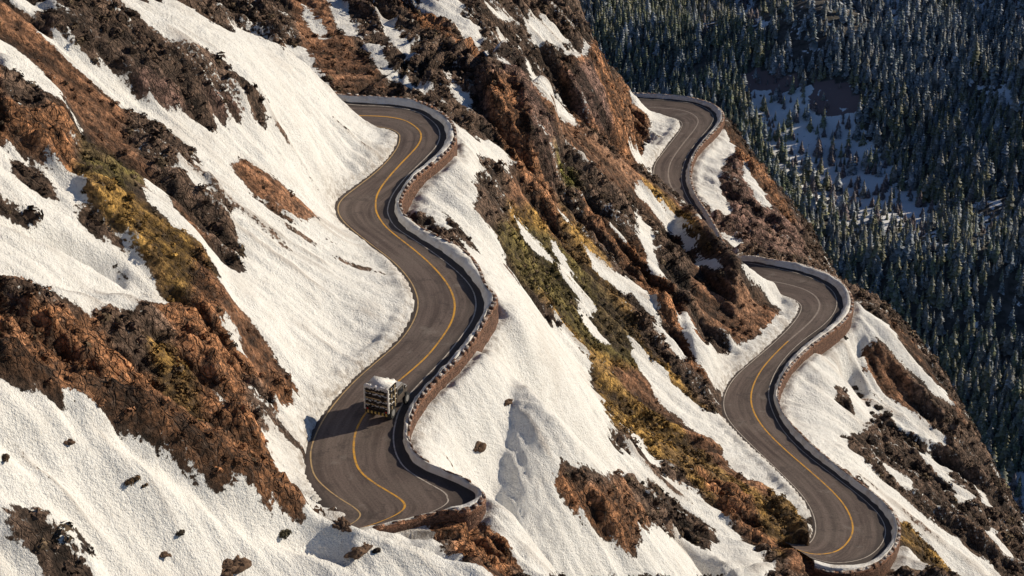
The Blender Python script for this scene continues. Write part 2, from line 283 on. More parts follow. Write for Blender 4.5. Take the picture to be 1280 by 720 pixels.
# ------------------------------------------------------------------ what grows and lies where
at = make_at(H_ROAD)
COL = dict(B=(.215,.108,.06), D=(.115,.076,.056), R=(.285,.135,.066), O=(.36,.195,.056), G=(.125,.098,.034), V=(.175,.105,.085), Y=(.22,.21,.045))
COL = {k_: tuple(min(.42, c_ * 1.28) for c_ in v_) for k_, v_ in COL.items()}
ROUGH = dict(S=.03, B=.2, D=.7, R=1.0, O=.3, G=.35, V=.8, Y=.4)
VEG = dict(S=0, B=.12, D=.42, R=.2, O=1.0, G=1.0, V=.15, Y=1.0)
ZONES = [
# left of the first road
('S',[(-60,0),(215,0),(262,28),(300,39),(345,60),(400,92),(437,125),(500,158),(498,180),(440,234),(420,250),(430,290),(505,350),(518,385),(440,478),(362,545),(400,640),(0,640),(-60,640)]),
('D',[(32,22),(60,0),(150,0),(160,12),(185,35),(205,48),(235,55),(262,62),(300,95),(330,115),(345,130),(335,148),(320,156),(300,140),(285,148),(268,150),(262,165),(240,150),(215,140),(190,130),(165,112),(150,95),(120,80),(95,60),(60,45)]),
('V',[(165,90),(215,105),(240,135),(215,140),(190,130),(165,112)]),('V',[(245,100),(300,120),(320,150),(300,140),(265,140)]),
('B',[(-30,0),(20,5),(40,25),(75,55),(120,100),(165,140),(220,190),(262,235),(290,270),(303,330),(275,318),(200,240),(150,195),(112,170),(95,140),(70,105),(45,78),(15,50),(-30,30)]),
('S',[(20,0),(50,0),(88,8),(105,24),(80,18),(40,12)]),
('S',[(45,30),(62,40),(90,62),(115,85),(150,105),(172,132),(205,148),(232,168),(200,162),(165,145),(135,118),(105,98),(80,68),(55,48)]),
('R',[(-40,70),(0,80),(30,95),(60,110),(85,130),(96,165),(92,230),(70,215),(50,190),(0,175),(-40,160)]),
('D',[(0,80),(30,95),(60,112),(80,140),(60,145),(30,130),(0,125)]),
('D',[(10,195),(50,213),(68,242),(50,236),(20,216)]),('D',[(-20,228),(30,255),(68,274),(35,271),(-20,258)]),
('G',[(96,172),(130,180),(160,205),(182,226),(172,242),(140,232),(104,212)]),
('D',[(165,140),(200,165),(240,190),(264,226),(292,262),(303,330),(285,335),(262,300),(240,270),(210,250),(170,190),(150,160)]),
('D',[(160,134),(200,154),(234,185),(218,182),(188,165)]),
('O',[(90,208),(130,225),(180,250),(215,280),(250,300),(272,340),(280,372),(245,400),(215,384),(190,342),(150,292),(106,254)]),
('D',[(80,255),(110,262),(165,318),(150,312),(115,285)]),('D',[(128,330),(160,340),(172,360),(150,352)]),
('B',[(290,200),(312,196),(345,225),(370,245),(404,284),(384,286),(350,270),(320,245),(300,226)]),
('R',[(-40,352),(30,350),(60,365),(110,395),(130,390),(190,388),(215,382),(245,392),(272,440),(275,500),(320,560),(352,600),(388,642),(350,648),(290,612),(250,592),(200,548),(130,518),(60,488),(-40,450)]),
('D',[(0,350),(60,366),(100,392),(105,402),(60,392),(0,376)]),
('D',[(120,398),(188,390),(222,420),(205,470),(150,440)]),
('R',[(245,300),(282,362),(302,386),(332,430),(356,470),(387,497),(362,512),(352,530),(365,560),(375,592),(402,640),(385,648),(340,602),(290,522),(262,440),(238,380)]),
('B',[(270,345),(302,386),(332,430),(356,470),(330,480),(300,440),(275,400)]),
('D',[(300,470),(330,490),(372,560),(400,635),(380,620),(350,575),(310,520)]),
('O',[(185,422),(215,430),(245,470),(252,522),(215,506),(194,470)]),
('S',[(328,548),(352,552),(378,580),(400,612),(404,640),(388,640),(372,612),(350,590)]),
('S',[(240,592),(270,580),(330,600),(318,612),(280,612)]),
('S',[(-40,455),(60,485),(130,515),(200,546),(250,588),(300,610),(350,642),(440,656),(520,668),(625,722),(625,790),(-60,790)]),
('D',[(0,635),(30,628),(70,640),(97,660),(117,682),(122,722),(60,724),(30,692),(5,666)]),
# behind the first road
('S',[(404,-5),(424,-5),(440,30),(450,45),(432,48),(418,25)]),('S',[(452,50),(470,52),(490,80),(505,98),(540,118),(515,114),(485,95),(470,80)]),
('S',[(515,-5),(545,2),(575,20),(600,38),(598,45),(572,38),(545,20)]),('S',[(572,36),(598,46),(600,58),(585,58)]),('S',[(590,66),(615,64),(616,72),(592,76)]),
('S',[(655,18),(680,28),(712,52),(700,58),(668,56),(660,40)]),('S',[(560,100),(572,112),(590,126),(585,134),(570,124)]),('S',[(345,52),(380,58),(402,80),(398,96),(372,72)]),
('S',[(625,48),(655,52),(650,60),(628,58)]),('S',[(704,66),(740,56),(748,62),(720,74)]),('S',[(545,-5),(575,-5),(580,15),(560,12)]),
('B',[(360,-5),(405,-5),(420,40),(450,60),(480,100),(500,112),(430,115),(400,90),(375,50)]),('R',[(495,-5),(520,8),(560,40),(600,80),(560,60),(520,30)]),
# the slope below the first road
('S',[(575,160),(612,175),(644,198),(640,214),(602,206),(592,225),(602,250),(628,300),(640,345),(690,398),(722,420),(737,450),(742,482),(768,532),(757,547),(792,572),(842,602),(882,627),(922,667),(957,702),(978,725),(600,725),(560,645),(522,580),(516,540),(545,498),(600,440),(618,400),(612,350),(560,292),(528,272),(515,250),(530,222),(560,200)]),
('D',[(596,190),(622,202),(640,228),(632,268),(604,285),(588,268),(602,236)]),
('D',[(552,265),(566,272),(585,298),(600,318),(590,318),(570,300)]),
('O',[(640,250),(700,260),(760,330),(802,420),(852,480),(902,540),(962,590),(1000,640),(1012,690),(982,702),(902,642),(832,582),(762,532),(737,452),(692,392),(640,330),(625,300)]),
('G',[(612,285),(660,275),(722,325),(782,398),(808,440),(790,458),(735,430),(695,390),(648,342)]),
('B',[(640,215),(690,250),(720,285),(700,270),(655,262),(630,250)]),
('B',[(755,455),(800,462),(900,560),(960,612),(980,640),(930,610),(850,540)]),
('R',[(870,590),(930,620),(985,665),(1000,690),(960,690),(900,645)]),
('V',[(590,98),(632,80),(657,90),(690,140),(702,192),(692,242),(660,216),(640,182),(602,150)]),
('R',[(605,100),(640,95),(660,130),(665,180),(690,238),(700,290),(720,330),(690,300),(660,250),(640,200),(612,150)]),
('Y',[(692,192),(712,205),(728,238),(712,242),(700,226)]),
('B',[(660,95),(690,130),(740,175),(800,222),(850,262),(905,318),(925,342),(870,318),(800,250),(760,230),(720,200),(700,165)]),
('R',[(722,240),(760,270),(800,300),(850,370),(880,430),(890,480),(866,470),(830,400),(780,330),(730,275)]),
('S',[(655,74),(680,94),(702,130),(722,156),(706,152),(680,121),(662,100)]),
('R',[(700,82),(745,60),(772,95),(802,130),(812,150),(805,186),(790,212),(760,182),(720,152),(702,112)]),
('V',[(704,90),(738,72),(756,110),(768,160),(745,160),(716,130)]),
('S',[(788,122),(800,118),(838,132),(853,152),(842,174),(816,212),(798,208),(784,196),(806,180),(815,150)]),
('S',[(790,230),(832,266),(872,310),(905,338),(892,345),(872,352),(862,320),(832,290),(800,256)]),
('S',[(792,262),(815,290),(822,320),(838,348),(815,336),(800,300)]),('S',[(733,314),(760,336),(800,360),(812,372),(780,366),(745,342)]),
('S',[(690,262),(712,278),(722,292),(700,280)]),('S',[(722,210),(745,218),(750,226),(728,222)]),
('B',[(868,330),(912,350),(977,394),(962,416),(922,430),(882,410),(862,370)]),
('S',[(912,328),(940,336),(968,350),(994,366),(1000,384),(962,432),(906,488),(884,470),(868,430),(905,440),(938,430),(964,414),(982,392),(950,366)]),
('S',[(848,378),(862,390),(872,430),(902,446),(872,456),(852,425)]),
('S',[(785,415),(832,470),(872,510),(904,525),(920,545),(975,600),(1008,640),(1012,662),(985,630),(930,585),(880,545),(830,505),(798,462)]),
('S',[(776,528),(800,545),(820,576),(830,594),(800,566)]),('S',[(848,495),(870,508),(935,565),(960,592),(900,552)]),
('R',[(684,600),(700,582),(740,590),(780,600),(816,625),(832,650),(802,662),(790,692),(768,682),(720,642)]),
('D',[(695,568),(720,578),(760,594),(822,610),(872,650),(902,670),(872,690),(836,692),(820,662),(782,612),(712,602)]),
('S',[(846,672),(872,676),(902,702),(930,725),(822,725),(800,690),(815,672)]),
('R',[(490,655),(600,620),(612,640),(642,690),(655,725),(612,725),(560,682)]),
('O',[(940,612),(1000,638),(1013,676),(1000,692),(950,668)]),('B',[(985,690),(1012,684),(1030,700),(1010,728),(985,728)]),
# below the lower road
('D',[(1000,440),(1075,380),(1120,395),(1200,480),(1240,560),(1290,650),(1290,725),(1130,725),(1120,660),(1050,590),(970,520)]),
('B',[(1105,392),(1150,428),(1205,490),(1240,560),(1228,575),(1190,500),(1140,440)]),
('S',[(1068,380),(1105,396),(1128,430),(1158,470),(1150,480),(1128,455),(1105,430),(1085,425),(1075,430),(1095,465),(1135,505),(1142,520),(1110,512),(1088,520),(1080,545),(1050,545),(1092,590),(1152,640),(1232,702),(1262,725),(1190,725),(1125,655),(1090,614),(1050,587),(1005,550),(975,517),(970,490),(998,443),(1050,415)]),
('S',[(1135,455),(1160,475),(1185,495),(1190,508),(1160,490)]),('S',[(1110,500),(1140,520),(1180,545),(1188,565),(1150,545),(1120,530)]),
('B',[(1075,430),(1092,430),(1108,442),(1136,476),(1142,518),(1105,492),(1082,468)]),
('D',[(1036,475),(1058,488),(1072,520),(1052,512)]),
('S',[(1190,600),(1212,610),(1217,632),(1195,632)]),('S',[(1220,602),(1232,612),(1242,642),(1228,632)]),
('O',[(1118,648),(1160,680),(1200,728),(1130,728),(1124,690)]),('S',[(1128,690),(1150,690),(1160,725),(1130,725)]),
('B',[(745,185),(790,212),(842,245),(872,272),(902,308),(922,332),(905,338),(870,318),(830,285),(790,250),(760,215)]),
('O',[(800,222),(842,252),(872,280),(900,314),(885,310),(850,282),(810,245)]),
('S',[(795,232),(840,266),(880,306),(918,340),(896,334),(862,308),(828,280),(796,246)]),
('V',[(890,165),(935,180),(990,245),(1008,275),(1005,330),(960,322),(925,318),(900,290),(880,250),(868,215)]),
('R',[(905,155),(935,178),(992,243),(1010,275),(985,282),(950,232),(920,200)]),
('S',[(886,162),(904,164),(926,192),(908,196),(898,216),(906,250),(922,278),(902,278),(878,245),(866,216),(876,188)]),
# thin streaks of snow lying in the gullies
]
for q in [[(745,255),(775,283),(790,305),(778,300),(755,276)],[(686,300),(716,342),(748,384),(736,386),(706,350)],[(642,262),(668,298),(690,325),(678,322),(652,292)],[(820,392),(850,438),(858,455),(842,448),(816,408)],
          [(902,556),(938,590),(950,606),(930,597),(900,570)],[(1156,555),(1184,590),(1196,612),(1174,598),(1150,568)],[(1236,655),(1264,690),(1272,712),(1254,700),(1232,672)],[(1098,572),(1134,600),(1150,618),(1122,606)],
          [(470,5),(502,44),(524,72),(508,72),(484,45)],[(598,-5),(640,18),(652,30),(626,26)],[(790,345),(815,378),(826,402),(808,392),(786,362)],[(720,372),(748,408),(764,432),(746,424),(722,392)],[(700,480),(716,500),(722,515),(708,505)],
          [(230,200),(258,232),(272,258),(256,250),(234,222)],[(118,60),(150,82),(168,98),(146,92)],[(275,380),(300,420),(318,455),(304,448),(280,410)],[(930,205),(955,240),(968,265),(950,255),(930,226)],[(905,292),(930,305),(948,318),(925,315)],
          [(612,60),(636,75),(640,84),(618,74)],[(380,5),(400,30),(412,52),(398,46),(380,22)]]: ZONES.append(('S', q))
snow = np.zeros((NY, NX)); col = np.zeros((NY, NX, 3)); col[:] = COL['D']; rough = np.full((NY, NX), .8); veg = np.full((NY, NX), .5); zid = np.full((NY, NX), 2)
for zk, pts in ZONES:
    q = plan_poly(at, pts)
    if len(q) < 3: continue
    m = inpoly(q)
    snow[m] = zk == 'S'; zid[m] = 'SBDROGVY'.index(zk); rough[m] = ROUGH[zk]; veg[m] = VEG[zk]
    if zk != 'S': col[m] = COL[zk]
# ploughed snow along the uphill edge of the roads
snow_raw = snow.copy()
snow = blur(snow, .45); snow = np.clip(snow + np.exp(-(nearmask / 1.3) ** 2) * 1.1 * sstep(blur(snow_raw, 1.3) * 2.6), 0, 1.05); rough = blur(rough, .8)
mixn = sstep((fbm(X + .6 * Y, Y - .6 * X, 3.4, 3, 77) - .46) * 7) * np.isin(zid, (4, 5)) * .6; mixb = sstep((fbm(X, Y, 5.5, 3, 78) - .52) * 7) * np.isin(zid, (1, 2, 3, 6)) * .35
for k in range(3):
    col[..., k] = col[..., k] * (1 - mixn) + mixn * (.095, .06, .04)[k]; col[..., k] = col[..., k] * (1 - mixb) + mixb * (.20, .125, .085)[k]
for k in range(3): col[..., k] = blur(col[..., k], .4)
# streaks down the fall line (line-integral convolution of noise along the gradient)
HS = blur(H_ROAD, 1.6); GY, GX = np.gradient(HS, gy, gx); g = np.hypot(GX, GY) + 1e-6; DX, DY = -GX / g, -GY / g
def lic(scale, steps, step, seed):
    nz = vnoise(X / scale, Y / scale, seed) - .5; acc = nz.copy()
    for sgn in (1, -1):
        x, y = X.copy(), Y.copy()
        for k in range(steps):
            x += sgn * step * bil(DX, gx, gy, x, y); y += sgn * step * bil(DY, gx, gy, x, y)
            acc += bil(nz, gx, gy, x, y)
    acc -= acc.mean(); return acc / acc.std()
G1 = lic(.45, 10, .3, 3); G2 = lic(1.5, 10, .8, 5)
G3 = lic(.85, 14, .5, 8); nr = sstep(nearmask / 2.0); nr2 = sstep(nearmask / .8); calm = blur(inpoly(plan_poly(at, [(740,172),(800,196),(845,234),(878,262),(912,306),(940,332),(930,352),(880,330),(830,290),(780,235)])), .8); rough = rough * (1 - .75 * calm)
rk = rough * (1 - .85 * sstep(snow * 1.3))
def blocks(sx_, sy_, seed):
    wx = X / sx_ + 1.2 * fbm(X, Y, 2.2, 2, seed + 5); wy = Y / sy_ + 1.2 * fbm(X, Y, 2.2, 2, seed + 7); r = np.random.default_rng(seed); T = r.random((64, 64, 3))
    xi = np.floor(wx).astype(int); yi = np.floor(wy).astype(int); best = np.full(X.shape, 9.); val = np.zeros(X.shape)
    for dj in (-1, 0, 1):
        for di in (-1, 0, 1):
            q = T[(yi + dj) & 63, (xi + di) & 63]; d = (xi + di + q[..., 0] - wx) ** 2 + (yi + dj + q[..., 1] - wy) ** 2
            m = d < best; best[m] = d[m]; val[m] = q[..., 2][m]
    return val - .5
L2 = blur(H_ROAD, 2.6); lapl = blur(L2 - HS, .6) + .15   # negative on sharp crests
bed = H_ROAD / 1.5 + 1.6 * fbm(X, Y, 6, 3, 91); bed = bed - np.floor(bed); bed = sstep((bed - .3) * 2.5) - bed
ridg = 1 - 2 * np.abs(fbm(X + G2 * .4, Y, 3.2, 4, 21) - .5)
big = fbm(X, Y, 7, 3, 41) - .5
calm2 = blur(inpoly(plan_poly(at, [(560,450),(640,440),(760,600),(740,640),(600,600)])), 1.0); tame = 1 - .85 * calm2
H = H_ROAD + nr * tame * (rk * ((.75 * G2 + .50 * G3 + .22 * G1) * sstep((lapl + .35) / .5) + 1.1 * (ridg - .75) + 1.0 * big + .5 * blocks(1.5, 1.0, 12) + .3 * blocks(.7, .5, 13) + .55 * bed) + (1 - rk) * (.13 * G2 + .05 * G1 + .5 * big + .9 * (fbm(X, Y, 4.5, 2, 47) - .5)))
H += nr2 * ((1 - sstep(snow)) * .22 * (vnoise(X / .45, Y / .45, 61) - .5) + .03 * G1 + sstep(snow) * (.25 + 1.3 * sstep((fbm(X, Y, 5, 3, 64) - .3) * 2.4)) * (.13 * (vnoise(X / .62, Y / .62, 62) - .5) + .06 * G3 + .12 * (vnoise(X / .42, Y / .42, 63) - .5)))
berm = np.exp(-((nearmask - .9) / .55) ** 2) * sstep(snow * 1.4); H += berm * (.22 + .25 * (vnoise(X / 1.1, Y / 1.1, 66) - .5))
spk = np.array([dict(D=.17, V=.13, B=.05, O=.04).get(k_, 0) for k_ in 'SBDROGVY'])[zid]; snow = np.maximum(snow, blur(spk, .6) * 1.25 + .34 * np.maximum(G3 - .6, 0) * (blur(spk, .6) > .02)) + .13 * G1 * sstep(4 * snow * (1 - snow) + .15) + (.10 * G2 + .16 * G3) * sstep(4 * snow * (1 - snow)) + (.35 + .5 * sstep(6 * snow * (1 - snow))) * (fbm(X, Y, 1.6, 3, 71) - .5) + .25 * np.minimum(fbm(X, Y, 9, 3, 73) - .36, 0) * 4 * (nearmask > 2.5) - (.46 * np.maximum(G3 - 1.2, 0) + .30 * np.maximum(G2 - 1.35, 0)) * (nearmask > 1.5) * (1 - calm2)
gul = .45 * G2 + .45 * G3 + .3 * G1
at_near = make_at(H)

# ------------------------------------------------------------------ meshes
def mesh_obj(name, v, f, mats=(), parent=None, smooth_=False, uv=None, attrs=None):
    me = bpy.data.meshes.new(name)
    v = np.asarray(v, np.float32); me.vertices.add(len(v)); me.vertices.foreach_set('co', v.ravel())
    if isinstance(f, np.ndarray):
        nf, k = f.shape; me.loops.add(nf * k); me.loops.foreach_set('vertex_index', f.astype(np.int32).ravel())
        me.polygons.add(nf); me.polygons.foreach_set('loop_start', np.arange(0, nf * k, k, dtype=np.int32))
    else:
        tot = np.array([len(q) for q in f], np.int32); fl = np.array([i for q in f for i in q], np.int32)
        me.loops.add(len(fl)); me.loops.foreach_set('vertex_index', fl); me.polygons.add(len(f))
        me.polygons.foreach_set('loop_start', np.r_[0, np.cumsum(tot)[:-1]].astype(np.int32))
    me.update(calc_edges=True); me.validate()
    if smooth_: me.polygons.foreach_set('use_smooth', np.ones(len(me.polygons), bool))
    if uv is not None:
        l = me.uv_layers.new(name='uv'); vi = np.empty(len(me.loops), np.int32); me.loops.foreach_get('vertex_index', vi)
        l.data.foreach_set('uv', np.asarray(uv, np.float32)[vi].ravel())
    for k, a in (attrs or {}).items():
        a = np.asarray(a, np.float32)
        if a.ndim == 1: at_ = me.attributes.new(k, 'FLOAT', 'POINT'); at_.data.foreach_set('value', a)
        else:
            at_ = me.attributes.new(k, 'FLOAT_COLOR', 'POINT'); at_.data.foreach_set('color', np.c_[a, np.ones(len(a))].astype(np.float32).ravel())
    for m in mats: me.materials.append(m)
    o = bpy.data.objects.new(name, me); C.objects.link(o)
    if parent: o.parent = parent
    return o
def grid_faces(ny, nx):
    i = np.arange(ny * nx).reshape(ny, nx)
    return np.stack([i[:-1, :-1], i[:-1, 1:], i[1:, 1:], i[1:, :-1]], -1).reshape(-1, 4)
def tag(o, label=None, cat=None, group=None, kind=None):
    if label: o['label'] = label
    if cat: o['category'] = cat
    if group: o['group'] = group
    if kind: o['kind'] = kind
    return o
def simple(name, col, rough=.8):
    m = bpy.data.materials.new(name); m.use_nodes = True; b = m.node_tree.nodes['Principled BSDF']
    b.inputs['Base Color'].default_value = (*col, 1); b.inputs['Roughness'].default_value = rough; return m

class NT:
    def __init__(s, name):
        s.m = bpy.data.materials.new(name); s.m.use_nodes = True; s.t = s.m.node_tree; s.b = s.t.nodes['Principled BSDF']
        s.b.inputs['Specular IOR Level'].default_value = .25
    def n(s, typ, **kw):
        q = s.t.nodes.new(typ)
        for k, v in kw.items():
            if k.startswith('_'): setattr(q, k[1:], v)
        return q
    def set(s, sock, v):
        if isinstance(v, bpy.types.NodeSocket): s.t.links.new(v, sock)
        elif isinstance(v, tuple) and len(v) == 3 and sock.type == 'RGBA': sock.default_value = (*v, 1)
        else: sock.default_value = v
    def attr(s, k, out='Fac'): q = s.n('ShaderNodeAttribute', _attribute_name=k); return q.outputs[out]
    def pos(s): return s.n('ShaderNodeTexCoord').outputs['Object']
    def uv(s): return s.n('ShaderNodeTexCoord').outputs['UV']
    def math(s, op, a, b=0., c=None):
        q = s.n('ShaderNodeMath', _operation=op); s.set(q.inputs[0], a); s.set(q.inputs[1], b)
        if c is not None: s.set(q.inputs[2], c)
        return q.outputs[0]
    def noise(s, scale, det=3, rough=.6, vec=None, out='Fac'):
        q = s.n('ShaderNodeTexNoise'); q.inputs['Scale'].default_value = scale; q.inputs['Detail'].default_value = det; q.inputs['Roughness'].default_value = rough
        s.t.links.new(vec or s.pos(), q.inputs['Vector']); return q.outputs[out]
    def voro(s, scale, vec=None, feature='F1', out='Distance'):
        q = s.n('ShaderNodeTexVoronoi', _feature=feature); q.inputs['Scale'].default_value = scale; s.t.links.new(vec or s.pos(), q.inputs['Vector']); return q.outputs[out]
    def ramp(s, v, a, b, lo=0., hi=1.):
        q = s.n('ShaderNodeMapRange'); q.interpolation_type = 'SMOOTHSTEP'; s.set(q.inputs[0], v)
        for k, x in enumerate((a, b, lo, hi)): q.inputs[k + 1].default_value = x
        return q.outputs[0]
    def mix(s, f, a, b, mode='MIX'):
        q = s.n('ShaderNodeMix', _data_type='RGBA', _blend_type=mode); s.set(q.inputs[0], f); s.set(q.inputs[6], a); s.set(q.inputs[7], b); return q.outputs[2]
    def vscale(s, v, sc): q = s.n('ShaderNodeVectorMath', _operation='MULTIPLY'); s.set(q.inputs[0], v); q.inputs[1].default_value = sc; return q.outputs[0]
    def grey(s, v): q = s.n('ShaderNodeCombineColor'); [s.set(q.inputs[k], v) for k in range(3)]; return q.outputs[0]
    def bump(s, h, strength, dist, nrm=None):
        q = s.n('ShaderNodeBump'); q.inputs['Strength'].default_value = strength; q.inputs['Distance'].default_value = dist; s.set(q.inputs['Height'], h)
        if nrm is not None: s.set(q.inputs['Normal'], nrm)
        return q.outputs[0]
    def done(s, col, rough=.85, nrm=None):
        s.set(s.b.inputs['Base Color'], col); s.set(s.b.inputs['Roughness'], rough)
        if nrm is not None: s.set(s.b.inputs['Normal'], nrm)
        return s.m
def m_hill():
    k = NT('hillside')
    c = k.attr('col', 'Color'); sn = k.attr('snow'); gu = k.attr('gul')
    n1 = k.noise(.9, 4, .65); n2 = k.noise(3.2, 4, .7); v = k.voro(2.6)
    f = k.math('MULTIPLY', k.ramp(n1, .3, .7, .32, 1.6), k.ramp(n2, .3, .68, .30, 1.6))
    f = k.math('MULTIPLY', f, k.ramp(gu, -1.3, 1.4, .30, 1.7))  # fall-line colour streaks, with crevice shade painted into the rock
    rock = k.mix(1, c, k.grey(f), 'MULTIPLY')
    wv = k.n('ShaderNodeVectorMath', _operation='ADD'); k.set(wv.inputs[0], k.vscale(k.pos(), (1, 1, .55))); k.set(wv.inputs[1], k.noise(.8, 3, .6, None, 'Color'))
    crk = k.math('MINIMUM', k.ramp(k.voro(.75, wv.outputs[0], 'DISTANCE_TO_EDGE'), 0, .07), k.ramp(k.voro(1.9, wv.outputs[0], 'DISTANCE_TO_EDGE'), 0, .09, .35, 1))
    rock = k.mix(k.math('MULTIPLY', k.math('SUBTRACT', 1, crk), k.ramp(k.attr('rk'), .3, .8, .1, .7)), rock, (.03, .02, .015))
    rock = k.mix(k.math('MULTIPLY', k.ramp(k.noise(1.7, 3, .7), .52, .72), .55), rock, (.22, .15, .115))
    rock = k.mix(k.math('MULTIPLY', k.ramp(k.noise(.35, 3, .6), .5, .7), .45), rock, (.05, .036, .03))
    snc = k.mix(k.ramp(k.noise(.5, 4, .7), .3, .7), (.80, .785, .76), (.88, .87, .85))
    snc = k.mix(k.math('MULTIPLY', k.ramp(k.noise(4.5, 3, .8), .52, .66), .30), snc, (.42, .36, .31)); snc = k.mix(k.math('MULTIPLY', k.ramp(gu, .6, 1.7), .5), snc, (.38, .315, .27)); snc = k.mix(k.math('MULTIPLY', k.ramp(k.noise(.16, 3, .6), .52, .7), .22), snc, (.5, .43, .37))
    snc = k.mix(k.math('MULTIPLY', k.attr('dirt'), k.ramp(k.noise(1.4, 4, .7), .4, .65, .1, .8)), snc, (.30, .25, .21))
    e = k.math('ADD', sn, k.math('MULTIPLY', k.math('SUBTRACT', n2, .5), 1.0))
    e = k.math('ADD', e, k.math('MULTIPLY', k.math('SUBTRACT', v, .35), .35))
    mask = k.ramp(e, .47, .56)
    hgt_r = k.math('ADD', k.math('MULTIPLY', n2, .5), k.math('MULTIPLY', k.noise(9, 4, .75), .3))
    hgt_r = k.math('ADD', hgt_r, k.math('MULTIPLY', v, .35)); hgt_r = k.math('ADD', hgt_r, k.math('MULTIPLY', crk, k.math('MULTIPLY', k.attr('rk'), .55)))
    hgt_s = k.math('ADD', k.math('MULTIPLY', k.noise(2.4, 4, .7), .34), k.math('MULTIPLY', k.noise(7, 3, .7), .22))
    q = k.n('ShaderNodeMix', _data_type='FLOAT'); k.set(q.inputs[0], mask); k.set(q.inputs[2], hgt_r); k.set(q.inputs[3], k.math('ADD', hgt_s, .25))
    nrm = k.bump(q.outputs[0], 1.0, .65)
    return k.done(k.mix(mask, rock, snc), .85, nrm)
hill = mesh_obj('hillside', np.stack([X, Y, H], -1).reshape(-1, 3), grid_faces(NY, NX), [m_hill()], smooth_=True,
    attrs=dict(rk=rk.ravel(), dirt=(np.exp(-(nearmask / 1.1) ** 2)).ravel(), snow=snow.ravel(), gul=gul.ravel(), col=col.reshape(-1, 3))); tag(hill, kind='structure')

def strip(cols):
    v = np.stack(cols, 1); n, k = v.shape[:2]; return v.reshape(-1, 3), grid_faces(n, k)[:, ::-1]
def p3(xy, z): return np.c_[xy, np.broadcast_to(z, len(xy))]
def empty(name, loc, rz=0.):
    o = bpy.data.objects.new(name, None); C.objects.link(o); o.location = loc; o.rotation_euler = (0, 0, rz); o.empty_display_size = .2; return o
# ------------------------------------------------------------------ materials
def m_asphalt():
    k = NT('asphalt'); uv = k.uv(); uvs = k.vscale(uv, (1.0, .06, 1)); tr = k.noise(1.6, 4, .65, uvs); fine = k.noise(7, 4, .7); big_ = k.noise(.25, 3, .5)
    c = k.mix(k.ramp(tr, .3, .7), (.085, .063, .056), (.185, .140, .122)); c = k.mix(k.ramp(big_, .35, .7, 0, .35), c, (.215, .175, .15))
    c = k.mix(k.math('MULTIPLY', k.ramp(k.noise(.6, 5, .75), .55, .63), .45), c, (.06, .05, .046)); c = k.mix(k.math('MULTIPLY', k.ramp(k.noise(.45, 4, .7), .58, .72), .4), c, (.30, .26, .23)); c = k.mix(1, c, k.grey(k.ramp(fine, .2, .8, .7, 1.3)), 'MULTIPLY')
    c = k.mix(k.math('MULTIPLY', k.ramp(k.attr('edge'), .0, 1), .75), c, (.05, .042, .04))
    return k.done(c, .8, k.bump(fine, .25, .03))
def m_paint(name, c):
    k = NT(name); w_ = k.noise(2.2, 4, .7)
    return k.done(k.mix(k.ramp(w_, .42, .72, 0, .75), c, (.2, .155, .125)), .7)
def m_stone(name, c1, c2, snowy=.5):
    k = NT(name); v = k.voro(4.2, feature='F1', out='Color'); e = k.voro(4.2, feature='DISTANCE_TO_EDGE'); n = k.noise(3, 5, .7)
    sep = k.n('ShaderNodeSeparateColor'); k.set(sep.inputs[0], v)
    c = k.mix(sep.outputs[0], c1, c2); c = k.mix(1, c, k.grey(k.ramp(n, .25, .75, .5, 1.45)), 'MULTIPLY'); c = k.mix(k.ramp(e, 0, .07, .55, 0), c, (.05, .03, .022))
    g = k.n('ShaderNodeNewGeometry'); sp_ = k.n('ShaderNodeSeparateXYZ'); k.set(sp_.inputs[0], g.outputs['Normal'])
    up = k.math('MULTIPLY', k.ramp(sp_.outputs[2], .6, .9), k.ramp(k.noise(1.3, 4, .7), .5 - .18 * (snowy - .3), .62)); up = k.math('MULTIPLY', up, snowy)
    c = k.mix(up, c, (.8, .77, .73))
    hgt = k.math('ADD', k.ramp(e, 0, .12), k.math('MULTIPLY', n, .6))
    return k.done(c, .9, k.bump(hgt, .8, .12))
def m_snow(name='packed_snow'):
    k = NT(name); n = k.noise(4, 4, .7); c = k.mix(k.ramp(k.noise(.9, 4, .7), .4, .75), (.84, .82, .79), (.62, .56, .5))
    return k.done(c, .8, k.bump(n, .6, .2))
M_ASPH = m_asphalt(); M_YEL = m_paint('yellow_paint', (.78, .40, .06)); M_WHT = m_paint('white_paint', (.62, .55, .48)); M_OLD = m_paint('old_yellow_paint', (.58, .40, .20)); M_WORN = m_paint('worn_paint', (.36, .30, .26))
M_WALL = m_stone('wall_stone', (.21, .115, .08), (.14, .082, .06), 0.15); M_PAR = m_stone('parapet_stone', (.30, .15, .095), (.21, .115, .075), .8); M_SNOW = m_snow()
